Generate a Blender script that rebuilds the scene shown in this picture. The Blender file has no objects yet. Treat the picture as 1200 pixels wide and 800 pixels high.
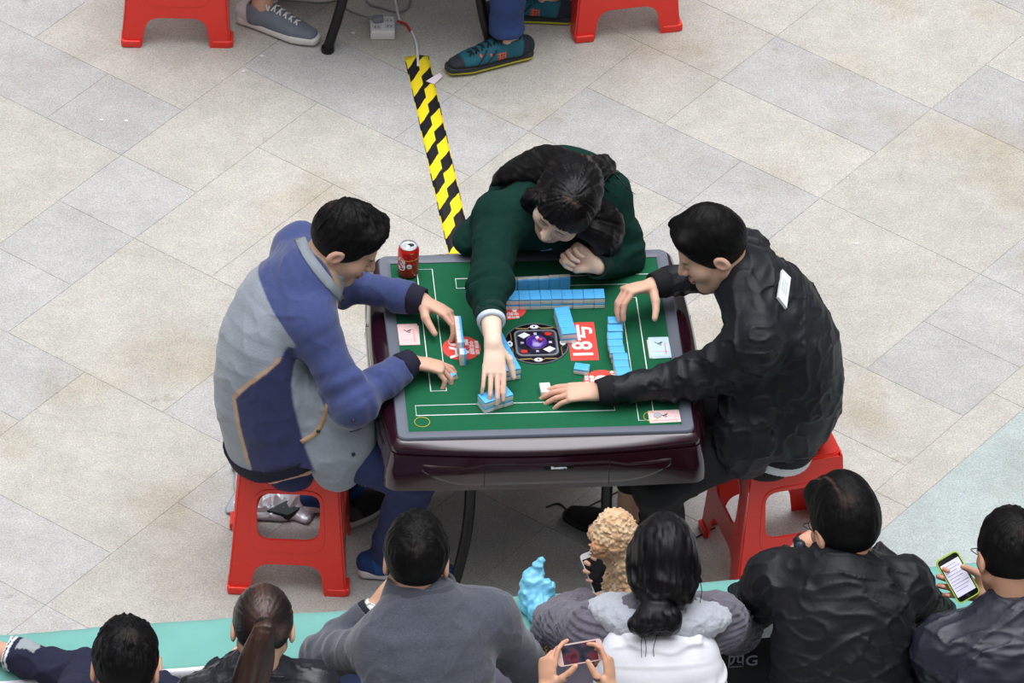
import bpy, bmesh, math, random
import numpy as np
from concurrent.futures import ThreadPoolExecutor
from mathutils import Vector, Matrix, noise as mnoise
PI = math.pi
C = bpy.context.scene.collection
# ------------------------------------------------------------------ camera model (fitted to the table and paving)
F_PX, ELEV, ROLL, DIST = 9357.7, .66820, .0381, 25.0
TARGET = np.array([-.07, .0079, .78]); TABLE_YAW = .1039; PAVE_YAW = -.6271
_fw = np.array([0, math.cos(ELEV), -math.sin(ELEV)]); _r = np.array([1., 0, 0]); _u = np.cross(_r, _fw)
CAM_R = _r*math.cos(ROLL)+_u*math.sin(ROLL); CAM_U = -_r*math.sin(ROLL)+_u*math.cos(ROLL); CAM_F = _fw
CAM_C = TARGET-_fw*DIST
def at(px, py, z):
    d = CAM_F+CAM_R*(px-600)/F_PX-CAM_U*(py-400)/F_PX
    return CAM_C+d*((z-CAM_C[2])/d[2])
def pix(P):
    d = np.asarray(P, float)-CAM_C; w = d@CAM_F
    return 600+F_PX*(d@CAM_R)/w, 400-F_PX*(d@CAM_U)/w
def v3(*a): return np.array(a, float)
def nrm(v):
    v = np.asarray(v, float); return v/(np.linalg.norm(v)+1e-12)
# ------------------------------------------------------------------ materials
def sh(c):
    return tuple(((x/255)/12.92 if x/255 <= .04045 else ((x/255+.055)/1.055)**2.4) for x in c)
def nd(nt, typ, **kw):
    n = nt.nodes.new(typ)
    for k, v in kw.items():
        if k in n.inputs: n.inputs[k].default_value = v
        else: setattr(n, k, v)
    return n
def mat(name, rgb=None, rough=.6, metal=0, spec=.5, coat=0, bump=0, bscale=200, attr=False, vary=0, vscale=20, sheen=0, alpha=1, trans=0, emit=None, estr=0, stretch=None, ior=1.45, detail=3, sss=0, coat_rough=.05):
    m = bpy.data.materials.new(name); m.use_nodes = True; nt = m.node_tree
    b = nt.nodes['Principled BSDF']; L = nt.links.new
    b.inputs['Roughness'].default_value = rough; b.inputs['Metallic'].default_value = metal
    b.inputs['Specular IOR Level'].default_value = spec; b.inputs['IOR'].default_value = ior
    b.inputs['Coat Weight'].default_value = coat; b.inputs['Coat Roughness'].default_value = coat_rough
    b.inputs['Sheen Weight'].default_value = sheen; b.inputs['Alpha'].default_value = alpha
    b.inputs['Transmission Weight'].default_value = trans
    if sss:
        b.inputs['Subsurface Weight'].default_value = sss; b.inputs['Subsurface Radius'].default_value = (.02, .008, .004)
    tc = nd(nt, 'ShaderNodeTexCoord')
    mp = nd(nt, 'ShaderNodeMapping'); L(tc.outputs['Object'], mp.inputs['Vector'])
    if stretch: mp.inputs['Scale'].default_value = stretch
    col = None
    if attr:
        a = nd(nt, 'ShaderNodeAttribute', attribute_name='Col'); col = a.outputs['Color']
    elif rgb is not None:
        c = nd(nt, 'ShaderNodeRGB'); c.outputs[0].default_value = (*sh(rgb), 1); col = c.outputs[0]
    if vary:
        nz = nd(nt, 'ShaderNodeTexNoise', Scale=vscale, Detail=4.0); L(mp.outputs[0], nz.inputs['Vector'])
        mr = nd(nt, 'ShaderNodeMapRange'); L(nz.outputs['Fac'], mr.inputs[0])
        mr.inputs[1].default_value = .3; mr.inputs[2].default_value = .7; mr.inputs[3].default_value = 1-vary; mr.inputs[4].default_value = 1+vary
        mx = nd(nt, 'ShaderNodeVectorMath', operation='SCALE'); L(col, mx.inputs[0]); L(mr.outputs[0], mx.inputs['Scale']); col = mx.outputs[0]
    if col is not None: L(col, b.inputs['Base Color'])
    if emit is not None:
        b.inputs['Emission Color'].default_value = (*sh(emit), 1); b.inputs['Emission Strength'].default_value = estr
    if bump:
        nz = nd(nt, 'ShaderNodeTexNoise', Scale=bscale, Detail=float(detail)); L(mp.outputs[0], nz.inputs['Vector'])
        bp = nd(nt, 'ShaderNodeBump', Strength=1.0, Distance=bump); L(nz.outputs['Fac'], bp.inputs['Height']); L(bp.outputs[0], b.inputs['Normal'])
    return m
_mats = {}
def M(name, *a, **k):
    if name not in _mats: _mats[name] = mat(name, *a, **k)
    return _mats[name]
# ------------------------------------------------------------------ object helpers
def tag(o, label=None, cat=None, group=None, kind=None):
    if label: o['label'] = label
    if cat: o['category'] = cat
    if group: o['group'] = group
    if kind: o['kind'] = kind
    return o
def empty(name, loc=(0, 0, 0), rz=0, label=None, cat=None, group=None):
    o = bpy.data.objects.new(name, None); C.objects.link(o); o.location = loc; o.rotation_euler = (0, 0, rz)
    return tag(o, label, cat, group)
def link(name, me, m=None, parent=None, smooth=True):
    o = bpy.data.objects.new(name, me); C.objects.link(o)
    if m is not None:
        for x in (m if isinstance(m, (list, tuple)) else [m]): me.materials.append(x)
    if smooth and len(me.polygons): me.polygons.foreach_set('use_smooth', [True]*len(me.polygons))
    if parent is not None: o.parent = parent
    return o
def obj(name, bm, m=None, parent=None, smooth=False, sharp=None):
    me = bpy.data.meshes.new(name); bm.normal_update(); bm.to_mesh(me); bm.free()
    o = link(name, me, m, parent, smooth)
    if sharp is not None: me.set_sharp_from_angle(angle=sharp)
    return o
def world_child(o, parent):
    """o was built in world coordinates; hang it under parent without moving it"""
    o.parent = parent; o.matrix_parent_inverse = parent_matrix(parent).inverted(); return o
def parent_matrix(p):
    m = p.matrix_basis.copy()
    if p.parent: m = parent_matrix(p.parent) @ p.matrix_parent_inverse @ m
    return m
def copy_tree(o, parent=None):
    c = o.copy(); C.objects.link(c); c.parent = parent
    if parent is not None: c.matrix_parent_inverse = o.matrix_parent_inverse
    for ch in list(o.children): copy_tree(ch, c)
    return c
# ------------------------------------------------------------------ bmesh shapes
def box(bm, c, s, rot=None, bev=0, seg=2, mi=0, taper=None):
    r = bmesh.ops.create_cube(bm, size=1); vs = r['verts']
    for v in vs:
        v.co = Vector((v.co.x*s[0], v.co.y*s[1], v.co.z*s[2]))
        if taper and v.co.z > 0: v.co.x *= taper[0]; v.co.y *= taper[1]
    fs = list({f for v in vs for f in v.link_faces})
    if bev:
        es = list({e for v in vs for e in v.link_edges})
        b = bmesh.ops.bevel(bm, geom=es, offset=bev, segments=seg, profile=.6, affect='EDGES')
        fs = [f for f in b['faces']]+[f for f in fs if f.is_valid]; vs = list({v for f in fs for v in f.verts})
    mt = Matrix.Translation(c)
    if rot is not None: mt = mt @ rot.to_4x4()
    bmesh.ops.transform(bm, matrix=mt, verts=vs)
    for f in fs:
        if f.is_valid: f.material_index = mi
    return vs
def spline(pts, n):
    P = np.array(pts, float)
    if len(P) == 2: 
        t = np.linspace(0, 1, n)[:, None]; return P[0]*(1-t)+P[1]*t
    A = np.vstack([2*P[0]-P[1], P, 2*P[-1]-P[-2]]); out = []
    m = len(P)-1
    for u in np.linspace(0, m, n):
        i = min(int(u), m-1); t = u-i; a, b, c, d = A[i:i+4]
        out.append(.5*((2*b)+(-a+c)*t+(2*a-5*b+4*c-d)*t*t+(-a+3*b-3*c+d)*t**3))
    return np.array(out)
def tube(bm, pts, rad, seg=10, n=None, cap=True, flat=None, up=None):
    """swept tube; flat=(sx,sy) squashes the section"""
    P = spline(pts, n) if n else np.array(pts, float); m = len(P)
    R = np.atleast_1d(np.array(rad, float))
    R = np.interp(np.linspace(0, 1, m), np.linspace(0, 1, len(R)), R) if len(R) > 1 else np.full(m, R[0])
    T = np.gradient(P, axis=0); rings = []
    ref = np.array(up if up is not None else ((0, 0, 1) if abs(nrm(T[0])[2]) < .9 else (1, 0, 0)), float)
    for i in range(m):
        t = nrm(T[i]); s = nrm(np.cross(t, ref)); q = np.cross(s, t); ref = q
        sx, sy = flat or (1, 1)
        rings.append([bm.verts.new(P[i]+R[i]*(s*math.cos(a)*sx+q*math.sin(a)*sy)) for a in np.linspace(0, 2*PI, seg, endpoint=False)])
    for a, b in zip(rings, rings[1:]):
        for k in range(seg): bm.faces.new((a[k], a[(k+1) % seg], b[(k+1) % seg], b[k]))
    if cap:
        bm.faces.new(rings[0][::-1]); bm.faces.new(rings[-1])
    return rings
def lathe(bm, prof, seg=28, c=(0, 0, 0), mi=0):
    rings = []
    for r, z in prof:
        rings.append([bm.verts.new((c[0]+max(r, 1e-5)*math.cos(a), c[1]+max(r, 1e-5)*math.sin(a), c[2]+z)) for a in np.linspace(0, 2*PI, seg, endpoint=False)])
    for a, b in zip(rings, rings[1:]):
        for k in range(seg):
            f = bm.faces.new((a[k], a[(k+1) % seg], b[(k+1) % seg], b[k])); f.material_index = mi
    return rings
def prism(bm, outline, z0, z1, mi=0, top=True):
    a = [bm.verts.new((x, y, z0)) for x, y in outline]; b = [bm.verts.new((x, y, z1)) for x, y in outline]; n = len(a)
    for k in range(n): bm.faces.new((a[k], a[(k+1) % n], b[(k+1) % n], b[k])).material_index = mi
    bm.faces.new(b).material_index = mi; bm.faces.new(a[::-1]).material_index = mi
def rrect(w, h, r, n=6, c=(0, 0)):
    o = []
    for k, (sx, sy) in enumerate(((1, 1), (-1, 1), (-1, -1), (1, -1))):
        for a in np.linspace(k*PI/2, (k+1)*PI/2, n): o.append((c[0]+sx*(w/2-r)+r*math.cos(a), c[1]+sy*(h/2-r)+r*math.sin(a)))
    return o
def circle(r, n=48, c=(0, 0), sx=1, sy=1): return [(c[0]+r*sx*math.cos(a), c[1]+r*sy*math.sin(a)) for a in np.linspace(0, 2*PI, n, endpoint=False)]
def text_mesh(s, size, depth, bold=0):
    cu = bpy.data.curves.new('txt', 'FONT'); cu.body = s; cu.size = size; cu.extrude = depth; cu.align_x = 'CENTER'; cu.align_y = 'CENTER'; cu.offset = bold; cu.resolution_u = 4
    o = bpy.data.objects.new('txt', cu); C.objects.link(o); dg = bpy.context.evaluated_depsgraph_get(); dg.update()
    me = bpy.data.meshes.new_from_object(o.evaluated_get(dg)); bpy.data.objects.remove(o); return me
def put_text(name, s, size, m, parent, M4, depth=.0004, bold=0, sx=1):
    me = text_mesh(s, size, depth, bold); me.transform(M4 @ Matrix.Diagonal((sx, 1, 1, 1))); me.materials.clear()
    return link(name, me, m, parent, False)
# ------------------------------------------------------------------ implicit surfaces (bodies, clothes, hair)
def vnoise(P, s, seed=0):
    """smooth value noise in -1..1, vectorised"""
    q = P*np.float32(s)+np.float32(seed*17.31); i = np.floor(q).astype(np.int64); f = (q-i).astype(np.float32); f = f*f*(3-2*f)
    def h(a, b, c):
        x = (a*374761393+b*668265263+c*2147483647+seed*974711) & 0xffffffff
        x = ((x ^ (x >> 13))*1274126177) & 0xffffffff; x = x ^ (x >> 16)
        return (x & 0xffff).astype(np.float32)/32767.5-1
    X, Y, Z = i[:, 0], i[:, 1], i[:, 2]; u, v, w = f[:, 0], f[:, 1], f[:, 2]
    l = lambda a, b, t: a+(b-a)*t
    return l(l(l(h(X, Y, Z), h(X+1, Y, Z), u), l(h(X, Y+1, Z), h(X+1, Y+1, Z), u), v), l(l(h(X, Y, Z+1), h(X+1, Y, Z+1), u), l(h(X, Y+1, Z+1), h(X+1, Y+1, Z+1), u), v), w)
class Frame:
    """local frame: x right, y forward, z up"""
    def __init__(s, o, fwd, up, k=1.0):
        f = nrm(fwd); r = nrm(np.cross(f, up)); u = np.cross(r, f)
        s.o = np.asarray(o, float); s.R = np.stack([r, f, u], 1); s.k = k
    def w(s, *p): return s.o+s.R@(np.array(p, float)*s.k)
    def d(s, *p): return s.R@np.array(p, float)
    def loc(s, P): return ((P-s.o)@s.R)/s.k
    def mat(s):
        m = Matrix([[*(s.R[i]*s.k), s.o[i]] for i in range(3)]+[[0, 0, 0, 1]]); return m
class Sdf:
    def __init__(s): s.p = []; s.fr = None; s.post = []
    def _add(s, fn, pts, r, k, op):
        pts = np.array(pts, float); 
        s.p.append((fn, pts.min(0)-r-abs(k)-.012, pts.max(0)+r+abs(k)+.012, k, op)); return s
    def cone(s, a, b, ra, rb=None, k=.02, op='u'):
        if rb is None: rb = ra
        if s.fr is not None: a, b, ra, rb = s.fr.w(*a), s.fr.w(*b), ra*s.fr.k, rb*s.fr.k
        a = np.asarray(a, np.float32); b = np.asarray(b, np.float32); ba = b-a; L = float(ba@ba)+1e-12
        def fn(P):
            q = P-a; t = np.clip(q@ba/L, 0, 1); return np.linalg.norm(q-t[:, None]*ba, axis=1)-(ra+t*(rb-ra))
        return s._add(fn, [a, b], max(ra, rb), k, op)
    def ball(s, c, r, k=.02, op='u'): return s.cone(c, c, r, r, k, op)
    def chain(s, pts, rad, k=.02, n=None, op='u'):
        P = spline(pts, n) if n else np.array(pts, float); R = np.interp(np.linspace(0, 1, len(P)), np.linspace(0, 1, len(rad)), rad)
        P = np.array([s.fr.w(*p) for p in P]) if s.fr is not None else P
        kk = s.fr.k if s.fr is not None else 1.0; R = R*kk; A = P.astype(np.float32)
        def fn(Q):
            d = np.full(len(Q), 1e3, np.float32)
            for i in range(len(A)-1):
                ba = A[i+1]-A[i]; q = Q-A[i]; t = np.clip(q@ba/(ba@ba+1e-12), 0, 1); d = np.minimum(d, np.linalg.norm(q-t[:, None]*ba, axis=1)-(R[i]+t*(R[i+1]-R[i])).astype(np.float32))
            return d
        return s._add(fn, A, R.max(), k, op)
    def ell(s, c, r, R=None, k=.02, op='u'):
        c = np.asarray(c, float); R = np.eye(3) if R is None else np.asarray(R, float); kk = 1.0
        if s.fr is not None: c = s.fr.w(*c); R = s.fr.R@R; kk = s.fr.k
        rr = (np.array(r, float)*kk).astype(np.float32); c = c.astype(np.float32); R = R.astype(np.float32)
        def fn(P):
            q = (P-c)@R; k0 = np.linalg.norm(q/rr, axis=1); k1 = np.linalg.norm(q/(rr*rr), axis=1)+1e-9
            return k0*(k0-1)/k1
        return s._add(fn, [c], float(rr.max()), k, op)
    def loft(s, pts, rad, side, k=.02, n=14, cap='r', op='u', pw=2.0):
        """rad: list of (r_side, r_front); side: vector or list of vectors; pw>2 squarer section"""
        rad = np.array([r if np.ndim(r) else (r, r) for r in rad], float)
        P = spline(pts, n); u = np.linspace(0, 1, n); ur = np.linspace(0, 1, len(rad))
        RX = np.interp(u, ur, rad[:, 0]).astype(np.float32); RY = np.interp(u, ur, rad[:, 1]).astype(np.float32)
        S = np.array(side, float); S = np.tile(S, (n, 1)) if S.ndim == 1 else np.stack([np.interp(u, np.linspace(0, 1, len(S)), S[:, j]) for j in range(3)], 1)
        P = P.astype(np.float32); T = np.gradient(P, axis=0); T /= np.linalg.norm(T, axis=1)[:, None]
        S = S-(S*T).sum(1)[:, None]*T; S /= np.linalg.norm(S, axis=1)[:, None]; Fv = np.cross(T, S)
        S = S.astype(np.float32); Fv = Fv.astype(np.float32)
        def fn(Q):
            best = np.full(len(Q), 1e3, np.float32)
            for i in range(n-1):
                ba = P[i+1]-P[i]; LL = ba@ba+1e-12; q = Q-P[i]; t0 = q@ba/LL; t = np.clip(t0, 0, 1)
                q = q-t[:, None]*ba
                a = q@S[i]*(1-t)+q@S[i+1]*t; b = q@Fv[i]*(1-t)+q@Fv[i+1]*t
                rx = RX[i]+(RX[i+1]-RX[i])*t; ry = RY[i]+(RY[i+1]-RY[i])*t
                w = (t0-t)*math.sqrt(LL); mr = np.minimum(rx, ry)
                endcap = (i == 0) & (t0 < 0) | (i == n-2) & (t0 > 1)
                wc = w
                if pw == 2.0:
                    k0 = np.sqrt((a/rx)**2+(b/ry)**2+(wc/mr)**2); k1 = np.sqrt((a/rx**2)**2+(b/ry**2)**2+(wc/mr**2)**2)+1e-9
                    d = k0*(k0-1)/k1
                else:
                    k0 = (np.abs(a/rx)**pw+np.abs(b/ry)**pw)**(1/pw); k0 = np.sqrt(k0*k0+(wc/mr)**2); d = (k0-1)*mr
                best = np.minimum(best, d)
            if cap in 'fb': best = np.maximum(best, (P[0]-Q)@T[0])
            if cap in 'fe': best = np.maximum(best, (Q-P[-1])@T[-1])
            return best
        return s._add(fn, P, float(max(RX.max(), RY.max())), k, op)
    def plane(s, o, n, k=.004):
        """cut away everything on the n side of the plane through o"""
        if s.fr is not None: o = s.fr.w(*o); n = s.fr.d(*n)
        o = np.asarray(o, np.float32); n = nrm(n).astype(np.float32)
        s.p.append((lambda P: (o-P)@n, None, None, k, 'cut')); return s
    def eval(s, P, pad=0.0):
        """P: (blocks, points, 3); primitives are culled per block"""
        nb, npt = P.shape[:2]; blo = P.min(1)-pad; bhi = P.max(1)+pad; D = np.full((nb, npt), .25, np.float32)
        for fn, lo, hi, k, op in s.p:
            m = slice(None) if lo is None else np.flatnonzero(((bhi >= lo) & (blo <= hi)).all(1))
            if lo is not None and not len(m): continue
            e = fn(P[m].reshape(-1, 3)).astype(np.float32).reshape(-1, npt); a = D[m]; k = max(k, 1e-5)
            if op == 'u':
                h = np.maximum(k-np.abs(a-e), 0)/k; D[m] = np.minimum(a, e)-h*h*k*.25
            else:                                   # 's' subtract, 'cut'
                e = -e; h = np.maximum(k-np.abs(a-e), 0)/k; D[m] = np.maximum(a, e)+h*h*k*.25
        if s.post:
            Df = D.reshape(-1); m = np.flatnonzero(np.abs(Df) < .022)
            if len(m):
                Q = P.reshape(-1, 3)[m]
                for f in s.post: Df[m] += f(Q).astype(np.float32)
        return D
    def bounds(s):
        b = [(l, h) for _, l, h, _, op in s.p if l is not None and op == 'u']
        return np.min([l for l, _ in b], 0), np.max([h for _, h in b], 0)
    def mesh(s, name, h, color=None, smooth=1):
        B = 8; lo, hi = s.bounds(); h = h*VOX; nb = np.ceil((hi-lo)/(h*B)).astype(int)
        bi = np.stack(np.meshgrid(*[np.arange(k) for k in nb], indexing='ij'), -1).reshape(-1, 3)
        cen = (lo+(bi+.5)*h*B).astype(np.float32); d = s.eval(cen[:, None, :], h*B*.87)[:, 0]; act = bi[np.abs(d) < h*B*1.25+.012]
        o = np.stack(np.meshgrid(*[np.arange(B+1)]*3, indexing='ij'), -1).reshape(-1, 3)
        idx = act[:, None, :]*B+o[None]; Pw = (lo+idx*h).astype(np.float32)
        ch = [Pw[a:a+160] for a in range(0, len(Pw), 160)]
        with ThreadPoolExecutor(4) as ex: D = np.concatenate(list(ex.map(s.eval, ch)))
        D = D.reshape(-1, B+1, B+1, B+1); N = nb*B+2
        key = lambda I: (I[..., 0].astype(np.int64)*N[1]+I[..., 1])*N[2]+I[..., 2]
        # cell vertices
        neg = D < 0; cnt = np.zeros((len(D), B, B, B), np.int8)
        cs = [(i, j, k) for i in (0, 1) for j in (0, 1) for k in (0, 1)]
        for i, j, k in cs: cnt += neg[:, i:i+B, j:j+B, k:k+B]
        cell = np.argwhere((cnt > 0) & (cnt < 8)); b, ci = cell[:, 0], cell[:, 1:]
        acc = np.zeros((len(cell), 3), np.float64); num = np.zeros(len(cell))
        val = {c: D[b, ci[:, 0]+c[0], ci[:, 1]+c[1], ci[:, 2]+c[2]] for c in cs}
        for c in cs:
            for ax in range(3):
                if c[ax]: continue
                e = list(c); e[ax] = 1; e = tuple(e); va, vb = val[c], val[e]; m = (va < 0) != (vb < 0)
                t = np.where(m, va/(va-vb+1e-20), 0); p = np.tile(np.array(c, float), (len(cell), 1)); p[:, ax] = t
                acc[m] += p[m]; num[m] += 1
        gi = act[b]*B+ci; V = lo+(gi+acc/np.maximum(num, 1)[:, None])*h; K = key(gi)
        order = np.argsort(K); K = K[order]; V = V[order]
        quads = []
        for ax in range(3):
            o1, o2 = [(1, 2), (2, 0), (0, 1)][ax]
            sl0 = [slice(0, B)]*3; sl1 = [slice(0, B)]*3; sl1[ax] = slice(1, B+1)
            n0 = neg[(slice(None), *sl0)]; n1 = neg[(slice(None), *sl1)]
            e = np.argwhere(n0 != n1); g = act[e[:, 0]]*B+e[:, 1:]; fl = n0[tuple(e.T)]
            d1 = np.zeros(3, int); d1[o1] = 1; d2 = np.zeros(3, int); d2[o2] = 1
            cells = [g-d1-d2, g-d2, g, g-d1]; q = []; ok = (g[:, o1] > 0) & (g[:, o2] > 0)
            for cc in cells:
                kk = key(np.maximum(cc, 0)); w = np.clip(np.searchsorted(K, kk), 0, len(K)-1); ok &= K[w] == kk; q.append(w)
            q = np.stack(q, 1); q[~fl] = q[~fl][:, ::-1]; quads.append(q[ok])
        Q = np.vstack(quads)
        if smooth:
            for _ in range(smooth):
                A = np.zeros_like(V); n = np.zeros(len(V))
                for a in range(4):
                    i, j = Q[:, a], Q[:, (a+1) % 4]
                    for c in range(3): A[:, c] += np.bincount(i, V[j, c], len(V))+np.bincount(j, V[i, c], len(V))
                    n += np.bincount(i, minlength=len(V))+np.bincount(j, minlength=len(V))
                V = np.where(n[:, None] > 0, V*.5+.5*A/np.maximum(n, 1)[:, None], V)
        me = bpy.data.meshes.new(name); me.vertices.add(len(V)); me.vertices.foreach_set('co', V.astype(np.float32).ravel())
        me.loops.add(len(Q)*4); me.loops.foreach_set('vertex_index', Q.astype(np.int32).ravel())
        me.polygons.add(len(Q)); me.polygons.foreach_set('loop_start', np.arange(0, len(Q)*4, 4, dtype=np.int32))
        me.update(calc_edges=True)
        if color is not None:
            c = color(V.astype(np.float32)); at_ = me.color_attributes.new('Col', 'FLOAT_COLOR', 'POINT')
            at_.data.foreach_set('color', np.hstack([c, np.ones((len(c), 1))]).astype(np.float32).ravel())
        return me
    def build(s, name, h, m, parent=None, color=None, smooth=1):
        me = s.mesh(name, h, color, smooth); o = link(name, me, m, None, True)
        if parent is not None: world_child(o, parent)
        return o
VOX = 1.0
random.seed(7); rng = np.random.default_rng(5)
# ------------------------------------------------------------------ camera, sky, light
sc = bpy.context.scene
cd = bpy.data.cameras.new('camera'); cam_o = bpy.data.objects.new('camera', cd); C.objects.link(cam_o)
cd.sensor_width = 36; cd.lens = F_PX/1200*36; cd.clip_end = 200; cd.clip_start = .5
cam_o.matrix_world = Matrix([[CAM_R[i], CAM_U[i], -CAM_F[i], CAM_C[i]] for i in range(3)]+[[0, 0, 0, 1]])
sc.camera = cam_o
w = bpy.data.worlds.new('overcast_sky'); sc.world = w; w.use_nodes = True; nt = w.node_tree; L = nt.links.new
bg = nt.nodes['Background']; tc = nd(nt, 'ShaderNodeTexCoord'); sp = nd(nt, 'ShaderNodeSeparateXYZ'); L(tc.outputs['Generated'], sp.inputs[0])
rp = nd(nt, 'ShaderNodeValToRGB'); L(sp.outputs['Z'], rp.inputs[0]); e = rp.color_ramp.elements
e[0].position = 0.0; e[0].color = (.035, .036, .039, 1); e[1].position = .96; e[1].color = (2.25, 2.28, 2.42, 1)
for p_, c_ in ((.45, .10), (.68, .26), (.82, .72), (.90, 1.1)):
    n = e.new(p_); n.color = (c_*.98, c_, c_*1.04, 1)
L(rp.outputs[0], bg.inputs[0]); bg.inputs[1].default_value = 2.3
sd = bpy.data.lights.new('sun', 'SUN'); sd.energy = .5; sd.angle = math.radians(50); sd.color = (1, .97, .92)
so = bpy.data.objects.new('sun', sd); C.objects.link(so); so.rotation_euler = (math.radians(-14), math.radians(10), 0); so.location = (0, 0, 8)
sc.view_settings.view_transform = 'Standard'; sc.view_settings.look = 'None'; sc.view_settings.gamma = 1; sc.view_settings.use_curve_mapping = False
sc.view_settings.exposure = .0
# ------------------------------------------------------------------ paving
def floor_build():
    U = .328; A0, B0 = -1.95, -.25; ca, sa = math.cos(PAVE_YAW), math.sin(PAVE_YAW)
    bei, gry, blu = v3(184, 180, 171), v3(178, 176, 172), v3(171, 181, 178)
    occ = {}; slabs = []
    def put(i, j, w, h, c=None):
        for a in range(i, i+w):
            for b in range(j, j+h): occ[a, b] = 1
        if c is None: c = gry if (w*h <= 2 and random.random() < .65) else bei*.97+gry*.03
        slabs.append((A0+i*U, B0+j*U, A0+(i+w)*U, B0+(j+h)*U, c*random.uniform(.98, 1.02)))
    for s in ((0, 0, 2, 2, bei), (-1, 1, 1, 1, gry), (2, 0, 1, 2, gry), (-2, 3, 1, 1, gry), (-1, -1, 2, 1, gry), (1, -2, 2, 2, bei), (3, 8, 2, 1, gry), (3, 9, 2, 2, bei), (5, 9, 2, 1, gry), (4, 6, 1, 1, gry), (7, 5, 1, 1, gry), (5, 7, 2, 2, bei), (-1, 3, 1, 2, bei), (0, 2, 1, 2, bei), (-4, 1, 3, 2, bei), (5, 5, 2, 2, bei), (5, 4, 3, 1, bei), (1, 2, 2, 2, bei), (3, -1, 1, 1, gry)):
        put(*s)
    imax = 8
    for j in range(-14, 18):
        for i in range(-16, imax):
            if (i, j) in occ: continue
            opts = [(2, 2), (2, 2), (3, 2), (2, 1), (3, 1), (1, 1), (2, 1), (1, 2)]; random.shuffle(opts)
            for wv, hv in opts+[(1, 1)]:
                if i+wv <= imax and all((a, b) not in occ for a in range(i, i+wv) for b in range(j, j+hv)): put(i, j, wv, hv); break
    a1 = A0+imax*U+.06                       # edge strip, then the blue grey paving beyond it
    for s in range(len(slabs)):
        x0, y0, x1, y1, c = slabs[s]
        if abs(x1-(A0+imax*U)) < 1e-6: slabs[s] = (x0, y0, a1, y1, c)
    y = -5.05
    while y < 6:
        L_ = random.choice((.66, .99)); slabs.append((a1, y, a1+.13, y+L_, bei*random.uniform(.97, 1.01))); y += L_
    for k in range(5):
        y = -5-.2*k
        while y < 6:
            L_ = random.choice((.66, .99, .5)); x = a1+.13+k*.66; slabs.append((x, y, x+.66, y+L_, blu*random.uniform(.98, 1.02))); y += L_
    V, Fc, Cc = [], [], []
    def quad(p, c):
        n = len(V); V.extend(p); Fc.append(tuple(range(n, n+4))); Cc.extend([c]*4)
    g = np.array(sh((174, 172, 166)))
    def W(a, b, z): return (a*ca-b*sa, a*sa+b*ca, z)
    quad([W(-8, -6, -.0015), W(6, -6, -.0015), W(6, 7, -.0015), W(-8, 7, -.0015)], g)
    for x0, y0, x1, y1, c in slabs:
        e = .0011; q = [(x0+e, y0+e), (x1-e, y0+e), (x1-e, y1-e), (x0+e, y1-e)]; cl = np.array(sh(np.clip(c, 0, 255)))
        quad([W(a, b, 0) for a, b in q], cl)
        for k in range(4):
            a, b = q[k], q[(k+1) % 4]; quad([W(*a, 0), W(*a, -.0015), W(*b, -.0015), W(*b, 0)], cl)
    me = bpy.data.meshes.new('floor'); me.from_pydata(V, [], Fc); at_ = me.color_attributes.new('Col', 'FLOAT_COLOR', 'POINT')
    at_.data.foreach_set('color', np.hstack([np.array(Cc), np.ones((len(Cc), 1))]).astype(np.float32).ravel())
    m = mat('granite_paving', rough=.75, attr=True, bump=.0006, bscale=260); nt = m.node_tree; L = nt.links.new; b = nt.nodes['Principled BSDF']
    a = next(n for n in nt.nodes if n.type == 'ATTRIBUTE'); tc = next(n for n in nt.nodes if n.type == 'TEX_COORD')
    cur = a.outputs['Color']
    def mul(scale, lo, hi, f0=.3, f1=.7, det=4.0, typ='ShaderNodeTexNoise'):
        nonlocal cur
        nz = nd(nt, typ, Scale=scale); 
        if 'Detail' in nz.inputs: nz.inputs['Detail'].default_value = det
        L(tc.outputs['Object'], nz.inputs['Vector'])
        r = nd(nt, 'ShaderNodeMapRange'); L(nz.outputs[0], r.inputs[0]); r.inputs[1].default_value = f0; r.inputs[2].default_value = f1; r.inputs[3].default_value = lo; r.inputs[4].default_value = hi
        s = nd(nt, 'ShaderNodeVectorMath', operation='SCALE'); L(cur, s.inputs[0]); L(r.outputs[0], s.inputs['Scale']); cur = s.outputs[0]
    mul(170, .76, 1.18, det=2.0); mul(60, .95, 1.05); mul(6, .92, 1.06); mul(1.3, .94, 1.05); mul(24, .96, 1.04)
    nz = nd(nt, 'ShaderNodeTexNoise', Scale=2.1, Detail=5.0); L(tc.outputs['Object'], nz.inputs['Vector'])
    r = nd(nt, 'ShaderNodeMapRange'); L(nz.outputs[0], r.inputs[0]); r.inputs[1].default_value = .53; r.inputs[2].default_value = .70; r.inputs[4].default_value = .62
    mx = nd(nt, 'ShaderNodeMix', data_type='RGBA', blend_type='MULTIPLY'); L(r.outputs[0], mx.inputs[0]); L(cur, mx.inputs[6]); mx.inputs[7].default_value = (.80, .70, .55, 1); cur = mx.outputs[2]
    nz = nd(nt, 'ShaderNodeTexNoise', Scale=7.0, Detail=3.0); L(tc.outputs['Object'], nz.inputs['Vector'])
    r = nd(nt, 'ShaderNodeMapRange'); L(nz.outputs[0], r.inputs[0]); r.inputs[1].default_value = .70; r.inputs[2].default_value = .76; r.inputs[4].default_value = .5
    mx = nd(nt, 'ShaderNodeMix', data_type='RGBA', blend_type='MULTIPLY'); L(r.outputs[0], mx.inputs[0]); L(cur, mx.inputs[6]); mx.inputs[7].default_value = (.6, .55, .48, 1); cur = mx.outputs[2]
    nz = nd(nt, 'ShaderNodeTexNoise', Scale=240.0, Detail=1.0); L(tc.outputs['Object'], nz.inputs['Vector'])
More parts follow.
